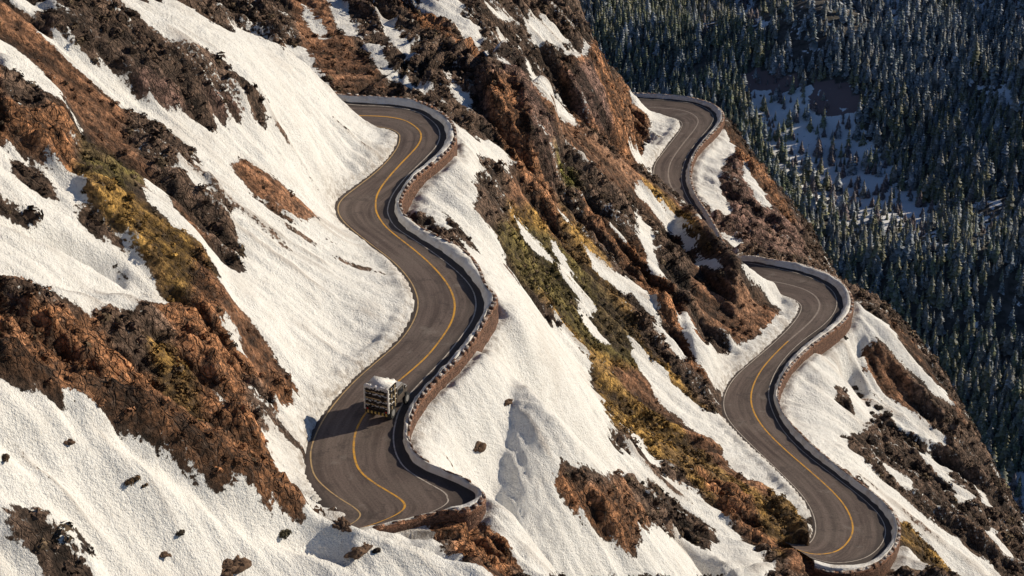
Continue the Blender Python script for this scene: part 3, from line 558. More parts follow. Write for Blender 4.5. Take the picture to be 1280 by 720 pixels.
# ------------------------------------------------------------------ roads
def lat(r, f, off=0.):
    d = r.R - r.L; w_ = np.linalg.norm(d, axis=1)[:, None]; f = np.asarray(f); f = f[:, None] if f.ndim else f
    return r.L + d * f + d / w_ * off
def line(road, r, f, off, hw, mat, name, sl=slice(None)):
    a, b = lat(r, f, off - hw)[sl], lat(r, f, off + hw)[sl]
    v, fc = strip([p3(a, r.z[sl] + .008), p3(b, r.z[sl] + .008)]); return mesh_obj(name, v, fc, [mat], road)
for r, side in ((RA, 'A'), (RB, 'B')):
    w_ = np.linalg.norm(r.R - r.L, axis=1); fr = np.linspace(0, 1, 11)
    cols = [p3(r.L + (r.R - r.L) * q, r.z) for q in fr]; cols = [p3(r.L - (r.R - r.L) / w_[:, None] * .35, r.z - .02)] + cols + [p3(r.R + (r.O - r.R) * .4, r.z - .01)]
    v, fc = strip(cols); uv = np.stack([np.stack([q * w_ + 0 * r.s, r.s], -1) for q in [-.06, *fr, 1.06]], 1).reshape(-1, 2)
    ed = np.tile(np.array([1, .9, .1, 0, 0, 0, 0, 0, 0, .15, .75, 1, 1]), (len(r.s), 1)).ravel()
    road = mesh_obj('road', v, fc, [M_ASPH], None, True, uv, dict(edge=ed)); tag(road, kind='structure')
    if side == 'A':
        line(road, r, r.f, 0, .085, M_YEL, 'centre_line'); q = np.arange(len(r.s)) / 14; line(road, r, np.interp(q, [0, 24, 26, 28, 30, 32, 35], [.93, .93, .91, .84, .81, .84, .88]), 0, .055, M_WHT, 'edge_line'); line(road, r, np.interp(q, [0, 5, 9, 14, 22, 25, 27, 29, 31, 33, 35], [.05, .05, .07, .07, .05, .05, .10, .15, .18, .2, .2]), 0, .055, M_OLD, 'edge_line')
    else:
        k0 = 14 * 22
        line(road, r, r.f, 0, .085, M_YEL, 'centre_line', slice(k0, None)); line(road, r, r.f, 0, .11, M_WORN, 'centre_line', slice(0, k0 + 1))
        line(road, r, 1.0, -.42, .045, M_WHT, 'edge_line'); line(road, r, 0.0, .3, .045, M_WHT, 'edge_line')
    # retaining wall with ledge of snow and stone parapet
    wall = empty('retaining_wall', (*r.O[len(r.O) // 2], r.z[len(r.O) // 2] - 3)); base = np.array(wall.location)
    tag(wall, 'long red-brown stone retaining wall with toothed parapet, holding up the road the truck drives on' if side == 'A' else 'red-brown stone retaining wall with low parapet around the lower, farther road bends', 'retaining wall')
    d = r.O - r.R; wd = np.linalg.norm(d, axis=1); n = d / wd[:, None]; s_ = r.s; z = r.z
    jit = lambda a, sc, sd: a * (vnoise(s_ / sc, s_ * 0 + sd, sd) - .5) * 2
    face_cols = [p3(r.O + n * (-.22), z + .30)] + [p3(r.O + n * (.02 + .05 * q + jit(.05, .5, 80 + int(q * 3)))[:, None] if False else r.O + n * ((.02 + .05 * q) + jit(.07, .6, 80 + int(q * 3)))[:, None], z + .28 - q) for q in (0, .5, 1, 1.6, 2.3, 3.2, 4.6)]
    v, fc = strip([c - base for c in face_cols]); mesh_obj('wall_face', v, fc, [M_WALL], wall, True)
    hh = .42 + jit(.12, .9, 91); cols = [p3(r.R + d * .30 + n * (-.12 + jit(.14, .7, 92))[:, None], z - .03), p3(r.R + d * .30 + n * (.08 + jit(.06, .5, 95))[:, None], z + .06 + hh * .5), p3(r.R + d * .5, z + .12 + hh), p3(r.R + d * .68, z + .10 + hh + jit(.06, .5, 93)), p3(r.O - n * .4, z + .14 + hh), p3(r.O - n * .3, z)]
    v, fc = strip([c - base for c in cols]); mesh_obj('snow_ledge', v, fc, [M_SNOW], wall, True)
    # parapet: a low course with stones set along it
    pv, pf = [], []
    st = np.arange(.5, s_[-1] - 1, .82 if side == 'A' else 1.0)
    so_ = np.r_[0, np.cumsum(np.linalg.norm(np.diff(r.O, axis=0), axis=1))]
    st = np.arange(.4, so_[-1] - .8, .80 if side == 'A' else .95)
    def pos_at(q): return np.array([np.interp(q, so_, r.O[:, 0]), np.interp(q, so_, r.O[:, 1])]), np.array([np.interp(q, so_, n[:, 0]), np.interp(q, so_, n[:, 1])]), np.interp(q, so_, z)
    for q in st:
        if random.random() < .06: continue
        q = q + random.uniform(-.05, .05)
        ln = random.uniform(.50, .60); h = random.uniform(.50, .60) if side == 'A' else random.uniform(.44, .50)
        o0, n0, z0 = pos_at(q); o1, n1, z1 = pos_at(q + ln); wi = random.uniform(.42, .5); off = random.uniform(.03, .09)
        q8 = []
        for (zz, sh) in ((z0 + .2, 0), (z0 + h, .04)):
            for (oo, nn, e) in ((o0, n0, 1), (o1, n1, -1)):
                tg = (o1 - o0) / np.linalg.norm(o1 - o0) * sh * e
                q8 += [(*(oo + nn * (off - sh) + tg), zz + random.uniform(-.02, .02)), (*(oo + nn * (off - wi + sh) + tg), zz + random.uniform(-.02, .02))]
        b0 = len(pv); pv += q8
        pf += [[b0 + k for k in f_] for f_ in ([0, 2, 6, 4], [1, 5, 7, 3], [0, 4, 5, 1], [2, 3, 7, 6], [4, 6, 7, 5])]
    b0 = len(pv); low = np.stack([p3(r.O + n * .06, z + .1), p3(r.O + n * .05, z + .40), p3(r.O - n * .38, z + .40), p3(r.O - n * .39, z + .05)], 1)
    pv += [tuple(x) for x in low.reshape(-1, 3)]; pf += [[b0 + int(k) for k in f_] for f_ in grid_faces(len(s_), 4)[:, ::-1]]
    mesh_obj('parapet', np.array(pv) - base, pf, [M_PAR], wall)

# ------------------------------------------------------------------ the far side of the valley
def far_h(x, y):
    z = -560 + .05 * x + 110 * (fbm(x - 300, y, 520, 2, 131) - .5) + 95 * (fbm(x, y, 170, 3, 133) - .5)
    z = z + .06 * (y - 1100) + np.maximum(x - 900, 0) * .1
    z = z + .25 * np.maximum(y - 1700, 0)
    return z - 160 * np.exp(-np.maximum(x + 250, 0) / 150) * 0 + np.maximum(-x - 60, 0) * .35
def far_at(px, py):
    a, b, c = ray(px, py); t = np.full(np.shape(a), 400.0)
    for k in range(400):
        gap = c * t - far_h(a * t, b * t); t = t + np.where(gap > 0, np.clip(gap * .45, .2, 40), 0)
        if (gap < .3).all(): break
    return np.stack([a * t, b * t, c * t], -1)
fx = np.concatenate([np.arange(-900, -40, 30), np.arange(-40, 420, 5), np.arange(420, 2600, 30)]); fy = np.concatenate([np.arange(330, 620, 20), np.arange(620, 1750, 5), np.arange(1750, 4200, 60)])
FX, FY = np.meshgrid(fx, fy); FZ = far_h(FX, FY)
def inpoly_pts(poly, x, y):
    c = np.zeros(x.shape, bool); n = len(poly)
    for k in range(n):
        xa, ya = poly[k]; xb, yb = poly[(k + 1) % n]
        if ya != yb: c ^= ((ya > y) != (yb > y)) & (x < (xb - xa) * (y - ya) / (yb - ya) + xa)
    return c
FAR_SNOW = [([(934,112),(1006,104),(1062,138),(1098,186),(1125,222),(1172,258),(1178,300),(1120,296),(1060,288),(1000,252),(985,218),(962,208),(953,160)], 1.0),
            ([(912,-12),(945,-12),(957,38),(930,28)], .8), ([(1098,-12),(1128,-12),(1132,30),(1105,38)], .6), ([(1195,90),(1252,106),(1290,122),(1290,140),(1240,132)], .6),
            ([(1205,255),(1250,250),(1262,285),(1225,300)], .5), ([(1225,615),(1300,580),(1300,670),(1250,670)], 1.0), ([(1205,-10),(1250,-10),(1250,15),(1215,15)], .5), ([(870,20),(900,30),(900,50),(875,40)], .4),
            ([(1260,0),(1290,0),(1290,40),(1270,30)], .4), ([(1150,290),(1190,300),(1195,320),(1160,315)], .4)]
FAR_BARE = [[(925,95),(945,86),(995,96),(1003,110),(960,116),(930,112)], [(1020,100),(1060,105),(1080,135),(1040,150),(1010,130)]]
polys = []
for q, dens in FAR_SNOW + [(b, -1) for b in FAR_BARE]:
    q = np.array(q, float); p = far_at(q[:, 0], q[:, 1])[:, :2]; polys.append((p, dens))
fsn = np.zeros(FX.shape); fb = np.zeros(FX.shape)
for p, d in polys:
    m = inpoly_pts(p, FX, FY)
    if d < 0: fb[m] = 1; fsn[m] = 0
    else: fsn[m] = d
def m_far():
    k = NT('valley_side'); n = k.noise(.05, 4, .65); n2 = k.noise(.22, 3, .6)
    g = k.mix(k.ramp(n2, .3, .7), (.055, .052, .046), (.14, .125, .115)); g = k.mix(k.ramp(k.attr('bare'), .3, .7), g, (.24, .165, .16))
    e = k.math('ADD', k.math('MULTIPLY', k.attr('snow'), .68), k.math('MULTIPLY', k.math('SUBTRACT', n2, .5), 1.5)); e = k.math('ADD', e, k.math('ADD', k.math('MULTIPLY', k.math('SUBTRACT', n, .5), 1.3), .06))
    return k.done(k.mix(k.ramp(e, .32, .42), g, (.88, .88, .90)), .9)
vs_o = mesh_obj('valley_side', np.stack([FX, FY, FZ], -1).reshape(-1, 3), grid_faces(len(fy), len(fx)), [m_far()], None, True, None, dict(snow=fsn.ravel(), bare=fb.ravel())); tag(vs_o, kind='structure')
# conifers
def m_tree():
    k = NT('conifer_needles'); t = k.attr('tint', 'Color'); g = k.n('ShaderNodeNewGeometry'); sp_ = k.n('ShaderNodeSeparateXYZ'); k.set(sp_.inputs[0], g.outputs['Normal'])
    c = k.mix(1, t, k.grey(k.ramp(k.noise(.9, 3, .7), .3, .7, .55, 1.5)), 'MULTIPLY')
    return k.done(c, .9)
M_TREE = m_tree(); M_BARK = simple('bark', (.06, .045, .035), .95)
def conifer(seed, tint, frost):
    """unit conifer, height 1: trunk and crown as triangle lists"""
    r = random.Random(seed); V, Fc, T = [], [], []
    wid = [.13, .20, .26, .17, .23, .30, .15, .21, .19, .28, .24, .16][seed % 12]
    lv = r.choice([9, 11, 13])
    for k in range(lv):
        q = k / (lv - 1); z = .10 + .86 * q; rad = wid * (1 - q) ** .85 + .012; nb = 8 if q < .6 else 6; a0 = r.random() * 7
        for b in range(nb):
            a = a0 + b * 6.283 / nb + r.uniform(-.3, .3); L = rad * r.uniform(.6, 1.25); dz = -L * r.uniform(.35, .75); hw = .38 * L + .012
            ca, sa = math.cos(a), math.sin(a); i = len(V)
            V += [(0, 0, z + .05), (ca * L * .55 - sa * hw, sa * L * .55 + ca * hw, z + dz * .55), (ca * L, sa * L, z + dz), (ca * L * .55 + sa * hw, sa * L * .55 - ca * hw, z + dz * .55)]
            Fc += [(i, i + 1, i + 2), (i, i + 2, i + 3)]
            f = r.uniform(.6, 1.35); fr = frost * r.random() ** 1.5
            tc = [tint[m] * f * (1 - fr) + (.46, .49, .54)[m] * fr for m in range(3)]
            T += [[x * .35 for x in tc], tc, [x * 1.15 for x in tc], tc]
    return np.array(V), np.array(Fc), np.array(T)
TINTS = [((.075, .095, .070), .35), ((.13, .15, .085), .40), ((.115, .15, .155), .9), ((.175, .17, .09), .45), ((.17, .20, .22), 1.2), ((.17, .165, .14), .7)]
TINTS = [(tuple(c_ * 1.3 for c_ in a_), f_) for a_, f_ in TINTS]
TV = [conifer(i, *TINTS[i % 6]) for i in range(12)] + [conifer(5, (.21, .165, .165), .25), conifer(17, (.17, .14, .145), .35)]
# positions: jittered grid over the part of the valley side the photo looks at
rt = np.random.default_rng(5); pos = []
sp_t = 4.4
tx, ty = np.meshgrid(np.arange(-30, 400, sp_t), np.arange(640, 1700, sp_t)); tx = (tx + rt.uniform(-.45, .45, tx.shape) * sp_t).ravel(); ty = (ty + rt.uniform(-.45, .45, ty.shape) * sp_t).ravel()
tz = far_h(tx, ty)
dens = np.ones(tx.shape) * .92
clr = fbm(tx, ty, 75, 3, 151); dens[clr < .39] = .25
for p, d in polys:
    m = inpoly_pts(p, tx, ty); dens[m] = .36 if d > 0 else .15
def project(x, y, z):
    zc = cp * y - sp * z; return 640 + F * x / zc, 360 - F * (sp * y + cp * z) / zc, zc
qx, qy, qd = project(tx, ty, tz)
ok = (rt.random(tx.shape) < dens) & (qx > 640) & (qx < 1420) & (qy > -60) & (qy < 860)
tx, ty, tz, qx, qy, qd = (a[ok] for a in (tx, ty, tz, qx, qy, qd))
hgt = np.clip(rt.lognormal(2.38, .28, tx.shape), 5, 19) * (.8 + .4 * fbm(tx, ty, 90, 2, 161)); hgt[rt.random(tx.shape) < .12] *= .6
nearpts = at_near(qx, qy - hgt * F / qd * .45)
hidden = ~np.isnan(nearpts[:, 0])
keep_ = ~hidden | (qx > 700); tx, ty, tz, qx, qy, qd, hgt, hidden = (a[keep_] for a in (tx, ty, tz, qx, qy, qd, hgt, hidden))
tone = np.clip(fbm(tx, ty, 120, 2, 171) * 1.9 - .45, 0, .999)
vi = rt.integers(0, 12, tx.shape); bright = np.argsort([t.mean() for _, _, t in TV[:12]]); lev = np.clip(tone * .62 + rt.uniform(-.05, .3, tx.shape), 0, .999)
vi = bright[(lev * 12).astype(int)]
warm = (qy > 250) & (rt.random(tx.shape) < .35); vi = np.where(warm, np.array([1, 3, 7, 9])[rt.integers(0, 4, tx.shape)], vi)
cool = (qy < 330) & (rt.random(tx.shape) < .25); vi = np.where(cool, np.array([2, 4, 8, 10])[rt.integers(0, 4, tx.shape)], vi)
for p_, d_ in polys:
    m = inpoly_pts(p_, tx, ty) & (rt.random(tx.shape) < (.5 if d_ > 0 else .9)); vi[m] = 12 + rt.integers(0, 2, m.sum()); hgt[m] *= .7
ang = rt.uniform(0, 6.28, tx.shape); wsc = rt.uniform(.85, 1.25, tx.shape)
inframe = (qx > 4) & (qx < 1276) & (qy - hgt * F / qd > 2) & (qy < 716)
px_h = np.where(inframe & ~hidden & (vi < 12), hgt * F / qd, 0); order = np.argsort(-px_h); single = np.zeros(len(tx), bool); single[order[:300]] = True
# the many: one mass
VV, FF, TT = [], [], []; off = 0
for i in np.nonzero(~single)[0]:
    v, f, t = TV[vi[i]]; ca, sa = math.cos(ang[i]), math.sin(ang[i]); h = hgt[i]
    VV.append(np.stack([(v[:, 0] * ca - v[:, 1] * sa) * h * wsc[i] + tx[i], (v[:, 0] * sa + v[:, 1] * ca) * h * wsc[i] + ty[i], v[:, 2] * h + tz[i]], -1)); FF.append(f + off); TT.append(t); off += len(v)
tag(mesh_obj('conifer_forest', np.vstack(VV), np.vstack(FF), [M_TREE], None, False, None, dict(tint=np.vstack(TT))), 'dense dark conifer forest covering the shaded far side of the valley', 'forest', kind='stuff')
tmesh = []
for k, (v, f, t) in enumerate(TV[:12]):
    o = mesh_obj('crown', v, f, [M_TREE], None, False, None, dict(tint=t)); a = np.arange(6) * 6.2832 / 6
    tv = np.r_[np.c_[np.cos(a) * .014, np.sin(a) * .014, a * 0 - .04], np.c_[np.cos(a) * .004, np.sin(a) * .004, a * 0 + .9]]
    tr = mesh_obj('trunk', tv, [(i, (i + 1) % 6, 6 + (i + 1) % 6, 6 + i) for i in range(6)], [M_BARK]); tmesh.append((o, tr))
fresh = [True] * 12
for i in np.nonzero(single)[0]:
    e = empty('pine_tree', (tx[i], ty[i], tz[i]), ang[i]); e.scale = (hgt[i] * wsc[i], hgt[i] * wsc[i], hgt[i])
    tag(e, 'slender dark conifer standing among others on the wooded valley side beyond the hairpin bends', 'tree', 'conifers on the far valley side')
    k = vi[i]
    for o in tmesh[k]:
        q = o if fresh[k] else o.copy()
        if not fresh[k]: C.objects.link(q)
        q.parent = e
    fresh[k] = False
for k in range(12):
    if fresh[k]:
        for o in tmesh[k]: bpy.data.objects.remove(o)
# ------------------------------------------------------------------ low scrub on the near slopes
hnear = lambda x, y: bil(H, gx, gy, x, y)
def m_scrub():
    k = NT('scrub_leaves'); return k.done(k.attr('tint', 'Color'), .95)
M_SCRUB = m_scrub()
def tuft(r, n, spread):
    V, Fc, T = [], [], []
    for k in range(n):
        a = r.uniform(0, 6.283); el = math.asin(r.uniform(.05, 1)); d = np.array([math.cos(a) * math.cos(el), math.sin(a) * math.cos(el), math.sin(el)])
        c = d * r.uniform(.55, 1.0) * spread; t1 = np.cross(d, [r.uniform(-1, 1), r.uniform(-1, 1), r.uniform(-1, 1)]); t1 /= np.linalg.norm(t1) + 1e-6; t2 = np.cross(d, t1) + d * r.uniform(-.5, .5); sz = r.uniform(.22, .42) * spread
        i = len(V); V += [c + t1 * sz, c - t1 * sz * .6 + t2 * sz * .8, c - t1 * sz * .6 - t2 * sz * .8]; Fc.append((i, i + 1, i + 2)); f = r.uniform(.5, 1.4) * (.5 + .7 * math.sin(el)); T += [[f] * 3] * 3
    return np.array(V), np.array(Fc), np.array(T)
rr = random.Random(3); TUFT = [tuft(rr, 26, 1.0) for _ in range(10)]
vegp = veg * sstep((nearmask - .8) / 1.0) * (snow < .42) * (.35 + 1.3 * (fbm(X, Y, 2.6, 2, 181) > .5))
area = .22 * np.gradient(gy)[:, None] * np.ones(NX)
hx, hy, hd = project(X, Y, H); vis = (hx > -60) & (hx < 1340) & (hy > -40) & (hy < 780)
wgt = (vegp * area * vis).ravel(); n_t = 24000
pick = rt.choice(wgt.size, n_t, p=wgt / wgt.sum()); sx = X.ravel()[pick] + rt.uniform(-.15, .15, n_t); sy = Y.ravel()[pick] + rt.uniform(-.12, .12, n_t); sz_ = hnear(sx, sy)
cc = col.reshape(-1, 3)[pick]
VV, FF, TT = [], [], []; off = 0
for i in range(n_t):
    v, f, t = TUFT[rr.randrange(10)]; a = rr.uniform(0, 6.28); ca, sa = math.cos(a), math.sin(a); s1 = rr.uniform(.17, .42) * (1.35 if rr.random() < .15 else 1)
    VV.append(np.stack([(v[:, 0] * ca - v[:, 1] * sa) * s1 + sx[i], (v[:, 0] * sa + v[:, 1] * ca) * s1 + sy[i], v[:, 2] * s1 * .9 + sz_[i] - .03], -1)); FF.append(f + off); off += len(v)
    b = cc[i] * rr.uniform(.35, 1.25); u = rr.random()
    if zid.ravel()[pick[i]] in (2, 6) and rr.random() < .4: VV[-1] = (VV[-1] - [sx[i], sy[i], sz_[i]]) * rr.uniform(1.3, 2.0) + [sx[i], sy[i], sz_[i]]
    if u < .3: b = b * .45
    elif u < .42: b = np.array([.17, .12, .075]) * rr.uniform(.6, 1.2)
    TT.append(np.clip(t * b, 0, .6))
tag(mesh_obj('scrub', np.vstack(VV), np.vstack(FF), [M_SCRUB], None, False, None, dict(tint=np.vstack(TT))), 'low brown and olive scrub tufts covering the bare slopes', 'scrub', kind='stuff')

# ------------------------------------------------------------------ truck
import bmesh
class MB:
    def __init__(s): s.bm = bmesh.new()
    def box(s, x0, x1, y0, y1, z0, z1, bev=.02, taper=0., seg=2):
        r = bmesh.ops.create_cube(s.bm, size=1); vs = r['verts']
        for v in vs:
            top = v.co.z > 0; v.co.x = (x0 + x1) / 2 + v.co.x * (x1 - x0) * (1 - taper * top); v.co.y = (y0 + y1) / 2 + v.co.y * (y1 - y0) * (1 - taper * top); v.co.z = (z0 + z1) / 2 + v.co.z * (z1 - z0)
        if bev: bmesh.ops.bevel(s.bm, geom=list({e for v in vs for e in v.link_edges}), offset=bev, segments=seg, affect='EDGES')
        return s
    def lump(s, c, r, seed, sub=2, amp=.25, flat=(1, 1, 1)):
        rr_ = random.Random(seed); q = bmesh.ops.create_icosphere(s.bm, subdivisions=sub, radius=1); ph = [(rr_.uniform(-1, 1), rr_.uniform(-1, 1), rr_.uniform(-1, 1), rr_.uniform(1.5, 4), rr_.uniform(0, 6)) for _ in range(7)]
        for v in q['verts']:
            k = 1 + amp * sum(math.sin(f * (a * v.co.x + b * v.co.y + c_ * v.co.z) * 1.6 + p) for a, b, c_, f, p in ph) / 3.5
            v.co = Vector((c[0] + v.co.x * r * k * flat[0], c[1] + v.co.y * r * k * flat[1], c[2] + v.co.z * r * k * flat[2]))
        return s
    def cyl(s, c, r, w_, seg=20, r2=None):
        q = bmesh.ops.create_cone(s.bm, cap_ends=True, segments=seg, radius1=r, radius2=r if r2 is None else r2, depth=w_)
        for v in q['verts']: x, y, z = v.co; v.co = Vector((c[0] + z, c[1] + x, c[2] + y))
        return s
    def build(s, name, mats, parent=None, smooth_=False):
        me = bpy.data.meshes.new(name); s.bm.to_mesh(me); s.bm.free()
        for m in (mats if isinstance(mats, (list, tuple)) else [mats]): me.materials.append(m)
        if smooth_: me.polygons.foreach_set('use_smooth', np.ones(len(me.polygons), bool))
        o = bpy.data.objects.new(name, me); C.objects.link(o)
        if parent: o.parent = parent
        return o
from mathutils import Vector
def m_rough(name, c1, c2, scale=3., rough=.6, snowy=0.):
    k = NT(name); c = k.mix(k.ramp(k.noise(scale, 4, .7), .35, .68), c1, c2)
    if snowy:
        g = k.n('ShaderNodeNewGeometry'); q = k.n('ShaderNodeSeparateXYZ'); k.set(q.inputs[0], g.outputs['Normal'])
        c = k.mix(k.math('MULTIPLY', k.ramp(k.math('ADD', q.outputs[2], k.math('MULTIPLY', k.noise(3.5, 3, .7), .8)), .75, 1.0), snowy), c, (.8, .78, .75))
    return k.done(c, rough, k.bump(k.noise(scale * 3, 3, .7), .4, .05))
def m_hazard():
    k = NT('hazard_stripes'); q = k.n('ShaderNodeSeparateXYZ'); k.set(q.inputs[0], k.pos())
    f = k.math('FRACT', k.math('MULTIPLY', q.outputs[0], 2.6)); return k.done(k.mix(k.ramp(f, .46, .54), (.03, .025, .02), (.55, .38, .12)), .6)
M_DARK = m_rough('dark_body_paint', (.012, .010, .009), (.035, .028, .024), 2.5, .5, .3); M_TAN = m_rough('tan_wood', (.55, .42, .24), (.36, .26, .15), 4, .8); M_POST = m_rough('white_post', (.75, .72, .68), (.5, .46, .42), 3, .6)
M_LOAD = m_rough('load_cloth', (.016, .013, .012), (.05, .036, .026), 5, .9, .9); M_TYRE = simple('rubber', (.02, .02, .02), .9); M_RIM = simple('steel', (.25, .24, .23), .45); M_GLASS = simple('dark_glass', (.02, .025, .03), .1); M_RED = simple('red_lens', (.5, .03, .02), .3)
M_CAB = m_rough('cab_paint', (.07, .055, .045), (.12, .095, .075), 2, .45, .6)
a_ = at_z(461, 504, -77); b_ = at_z(512, 452, -77); hd_ = math.atan2(b_[1] - a_[1], b_[0] - a_[0]) - math.pi / 2
tp = at_z(488, 509, -77)
tr = empty('truck', (tp[0], tp[1], -77 + .004), hd_); tr.scale = (.80, .84, 1.04); tag(tr, 'dark loaded flatbed truck capped with snow, driving away on the near road', 'truck')
MB().box(-.42, .42, -2.5, 1.9, .55, .78, .03).build('chassis', M_DARK, tr)
BY = -.85
MB().box(-1.22, 1.22, -2.55, BY, .80, 1.02, .03).box(-1.2, -1.12, -2.5, BY, 1.0, 2.6, .02).box(1.12, 1.2, -2.5, BY, 1.0, 2.6, .02).box(-1.2, 1.2, BY - .1, BY, 1.0, 2.8, .02).box(-1.18, 1.18, -2.5, -2.42, 1.0, 2.8, .02).build('cargo_bed', M_DARK, tr)
for z0 in (1.30, 1.78, 2.34): MB().box(-1.23, 1.23, -2.62, -2.552, z0, z0 + .10, .015).build('rail', M_TAN, tr)
for sx_ in (-1, 1): MB().box(sx_ * 1.24 - .08, sx_ * 1.24 + .08, -2.68, -2.5, .85, 2.85, .02).build('corner_post', M_POST, tr)
for y0 in (-1.95, -1.3): MB().box(1.205, 1.27, y0, y0 + .12, .9, 2.7, .015).build('side_post', M_TAN, tr)
mb = MB(); r5 = random.Random(9)
for row, (zz, rd) in enumerate(((1.14, .17), (1.55, .21), (2.06, .24), (2.56, .24))):
    n_ = 8 if row < 2 else 7
    for k in range(n_): mb.lump((-1.02 + 2.04 * k / (n_ - 1) + r5.uniform(-.06, .06), -2.58 + r5.uniform(-.03, .04), zz + r5.uniform(-.05, .05)), rd * r5.uniform(.7, 1.1), k + row * 10, 2, .35, (1, .55, .85))
for row, zz in enumerate((1.3, 1.75, 2.3)):
    for k in range(4): mb.lump((1.2 + r5.uniform(-.02, .03), -2.3 + k * .42, zz + r5.uniform(-.1, .1)), .2, 60 + k + row * 7, 2, .35, (.45, 1, .9))
for k in range(14): mb.lump((r5.uniform(-.95, .95), r5.uniform(-2.35, BY - .1), 2.62 + r5.uniform(-.1, .1)), r5.uniform(.22, .32), 100 + k, 2, .3, (1.1, 1.1, .7))
mb.build('load', M_LOAD, tr, True)
mb = MB()
for k in range(44): mb.lump((r5.uniform(-1.08, 1.08), r5.uniform(-2.4, BY), 2.78 + r5.uniform(-.05, .05)), r5.uniform(.10, .19), 200 + k, 2, .35, (1.3, 1.3, .38))
for k in range(12): mb.lump((-1.08 + 2.16 * k / 11, -2.52, 2.80 + r5.uniform(-.08, .05)), r5.uniform(.13, .2), 300 + k, 2, .3, (1.1, .8, .7))
mb.box(-1.16, 1.16, -2.5, BY, 2.72, 2.90, .07, 0, 3)
mb.build('snow_cap', M_SNOW, tr, True)
b = MB().box(-1.2, 1.2, -2.72, -2.60, .60, .82, .03).build('bumper', m_hazard(), tr)
for sx_ in (-1, 1):
    MB().box(sx_ * 1.0 - .10, sx_ * 1.0 + .10, -2.64, -2.585, .86, .96, .02).build('tail_light', M_RED, tr)
    MB().box(sx_ * .95 - .25, sx_ * .95 + .25, -2.3, -2.27, .25, .78, .005).build('mud_flap', M_TYRE, tr)
    for y0 in (-1.6, 1.2):
        wdt = .5 if y0 < 0 else .28; cx_ = sx_ * (1.2 - wdt / 2)
        t_ = MB().cyl((cx_, y0, .48), .48, wdt).build('wheel', M_TYRE, tr); MB().cyl((cx_ + sx_ * (wdt / 2 + .005), y0, .48), .27, .03).build('rim', M_RIM, t_)
    MB().box(sx_ * 1.18 - .06, sx_ * 1.18 + .06, .75, .82, 1.45, 1.8, .02).build('mirror', M_DARK, tr)
cab_ = MB().box(-1.1, 1.1, -.7, .95, .75, 1.95, .08, .06).build('cab', M_CAB, tr); MB().box(-.95, .95, .88, .94, 1.3, 1.82, .02).build('windshield', M_GLASS, cab_)
for sx_ in (-1, 1): MB().box(sx_ * 1.075 - .02, sx_ * 1.075 + .02, -.3, .65, 1.3, 1.78, .01).build('side_window', M_GLASS, cab_)
MB().box(-.9, .9, .93, 2.0, .75, 1.3, .1, .05).build('hood', M_CAB, tr)
# ------------------------------------------------------------------ single shrubs and stones on the snow
def set_down(px, py):
    p = at_near(px, py)[0]; return (p[0], p[1], float(hnear(p[0], p[1])))
M_ROCK = m_rough('dark_rock', (.08, .05, .035), (.20, .125, .08), 3, .95, 0.)
def shrub(px, py, wpx, label, group=None, tint=(.06, .05, .03)):
    l = set_down(px, py)
    if any(map(math.isnan, l)): return
    r_ = wpx / 2 * np.linalg.norm(l) / F; rq = random.Random(int(px * 7 + py)); parts = []
    for k in range(rq.randint(5, 8)):
        a = rq.uniform(0, 6.28); d = rq.uniform(.1, .75); v, f, t = tuft(rq, 70, rq.uniform(.3, .6)); parts.append((v + [math.cos(a) * d, math.sin(a) * d * .8, 0], f, t * rq.uniform(.6, 1.4)))
    v = np.vstack([q[0] for q in parts]); t = np.vstack([q[2] for q in parts]); f = np.vstack([q[1] + 210 * k for k, q in enumerate(parts)])
    v = v * np.array([1, 1, .85]); o = mesh_obj('shrub', v * r_, f, [M_SCRUB], None, False, None, dict(tint=np.clip(t * np.array(tint), 0, .5)))
    o.location = (l[0], l[1], l[2] - .08 * r_); o.rotation_euler = (0, 0, rq.uniform(0, 6)); tag(o, label, 'shrub', group)
def stone(px, py, wpx, label, flat=.6, group=None):
    l = set_down(px, py)
    if any(map(math.isnan, l)): return
    r_ = wpx / 2 * np.linalg.norm(l) / F
    rq = random.Random(int(px + py * 3)); mb = MB(); mb.lump((0, 0, 0), r_ * .75, int(px), 4, .55, (1.2, .8, flat))
    for k in range(9):
        a = rq.uniform(0, 6.28); d = r_ * rq.uniform(.35, .85); mb.lump((math.cos(a) * d * 1.1, math.sin(a) * d * .75, r_ * .1), r_ * rq.uniform(.2, .42), int(px + k), 3, .6, (1.1, .9, flat * 1.1))
    q = mb.bm
    for v in q.verts: v.co += Vector((rq.uniform(-1, 1), rq.uniform(-1, 1), rq.uniform(-1, 1))) * r_ * .035
    o = mb.build('rock', M_ROCK, None, False); o.location = (l[0], l[1], l[2]); o.rotation_euler = (0, 0, px % 6); tag(o, label, 'rock', group)
shrub(165, 606, 24, 'round brown shrub alone in the middle of the foreground snow slope', None, (.12, .075, .04))
shrub(180, 611, 11, 'tiny brown tuft just beside the round brown shrub on the foreground snow', None, (.11, .07, .04))
shrub(355, 669, 24, 'dark olive shrub on the foreground snow below the tip of the red cliff', None, (.07, .06, .035))
stone(204, 692, 15, 'small dark stone in the foreground snow right of the large striped rock patch')
shrub(226, 668, 15, 'grey brown tuft half buried in foreground snow, uphill of a small dark stone', None, (.09, .07, .05))
stone(84, 549, 14, 'small dark stone near the top of the foreground snow, close under the cliff')
shrub(4, 571, 20, 'brown shrub at the left border of the photo, on the foreground snow', None, (.10, .065, .04))
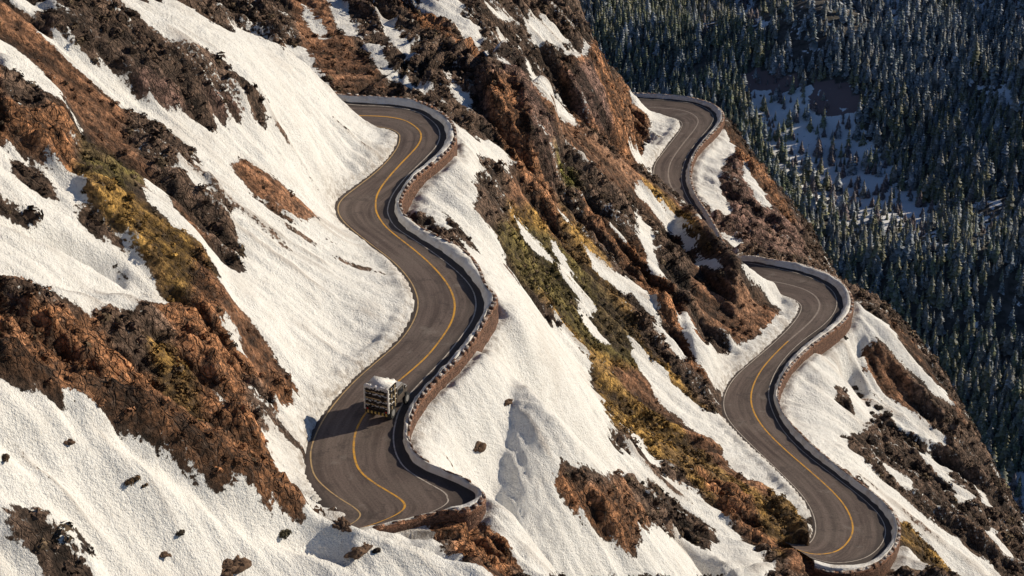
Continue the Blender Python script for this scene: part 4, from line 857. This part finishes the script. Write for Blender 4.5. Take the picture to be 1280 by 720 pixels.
stone(286, 704, 46, 'long low dark boulder at the lower edge of the foreground snow slope', .45)
stone(448, 690, 30, 'flat dark rock breaking the foreground snow below the near bend of the road', .4)
shrub(470, 688, 16, 'small dark tuft next to the flat rock below the near bend', None, (.06, .045, .035))
stone(428, 657, 26, 'dark rock on the snow crest where the near road slips out of sight', .5)
stone(598, 557, 17, 'narrow dark rock in the bright snow below the toothed parapet', .8)
stone(634, 505, 14, 'dark stone in the blue hollow of the snow chute', .7)
for q in ((1069, 486, 13), (1077, 496, 17), (1085, 505, 13), (1098, 510, 16), (1088, 517, 12), (1110, 519, 15)): shrub(*q, 'dark round shrub in a loose row on the snow right of the lower road', 'dark shrubs on the snow right of the lower road', (.06, .044, .034))
shrub(1057, 422, 11, 'single small dark shrub on the snow just under the lower hairpin wall', None, (.05, .04, .03))
shrub(802, 603, 10, 'tiny dark tuft alone on the narrow snow strip above the dark outcrop', None, (.05, .04, .03))
# ------------------------------------------------------------------ light
SUN_EL, AZ = R_(22), (.92, .39)
sv = np.array([AZ[0] * math.cos(SUN_EL), AZ[1] * math.cos(SUN_EL), math.sin(SUN_EL)]); sv /= np.linalg.norm(sv)
sun = bpy.data.lights.new('sun', 'SUN'); sun.energy = 5.0; sun.angle = R_(.5); sun.color = (1, .88, .69)
so = bpy.data.objects.new('sun', sun); C.objects.link(so)
from mathutils import Vector
so.rotation_euler = Vector(sv).to_track_quat('Z', 'Y').to_euler()
w = bpy.data.worlds.new('World'); bpy.context.scene.world = w; w.use_nodes = True
nt = w.node_tree; sk = nt.nodes.new('ShaderNodeTexSky'); sk.sky_type = 'NISHITA'; sk.sun_disc = False
sk.altitude = 3000; sk.ozone_density = 3.4; sk.dust_density = .3; sk.sun_elevation = SUN_EL; sk.sun_rotation = math.atan2(sv[0], sv[1])
nt.links.new(sk.outputs[0], nt.nodes['Background'].inputs[0]); nt.nodes['Background'].inputs[1].default_value = .074
vs = bpy.context.scene.view_settings; vs.view_transform = 'Standard'; vs.look = 'None'; vs.exposure = 0
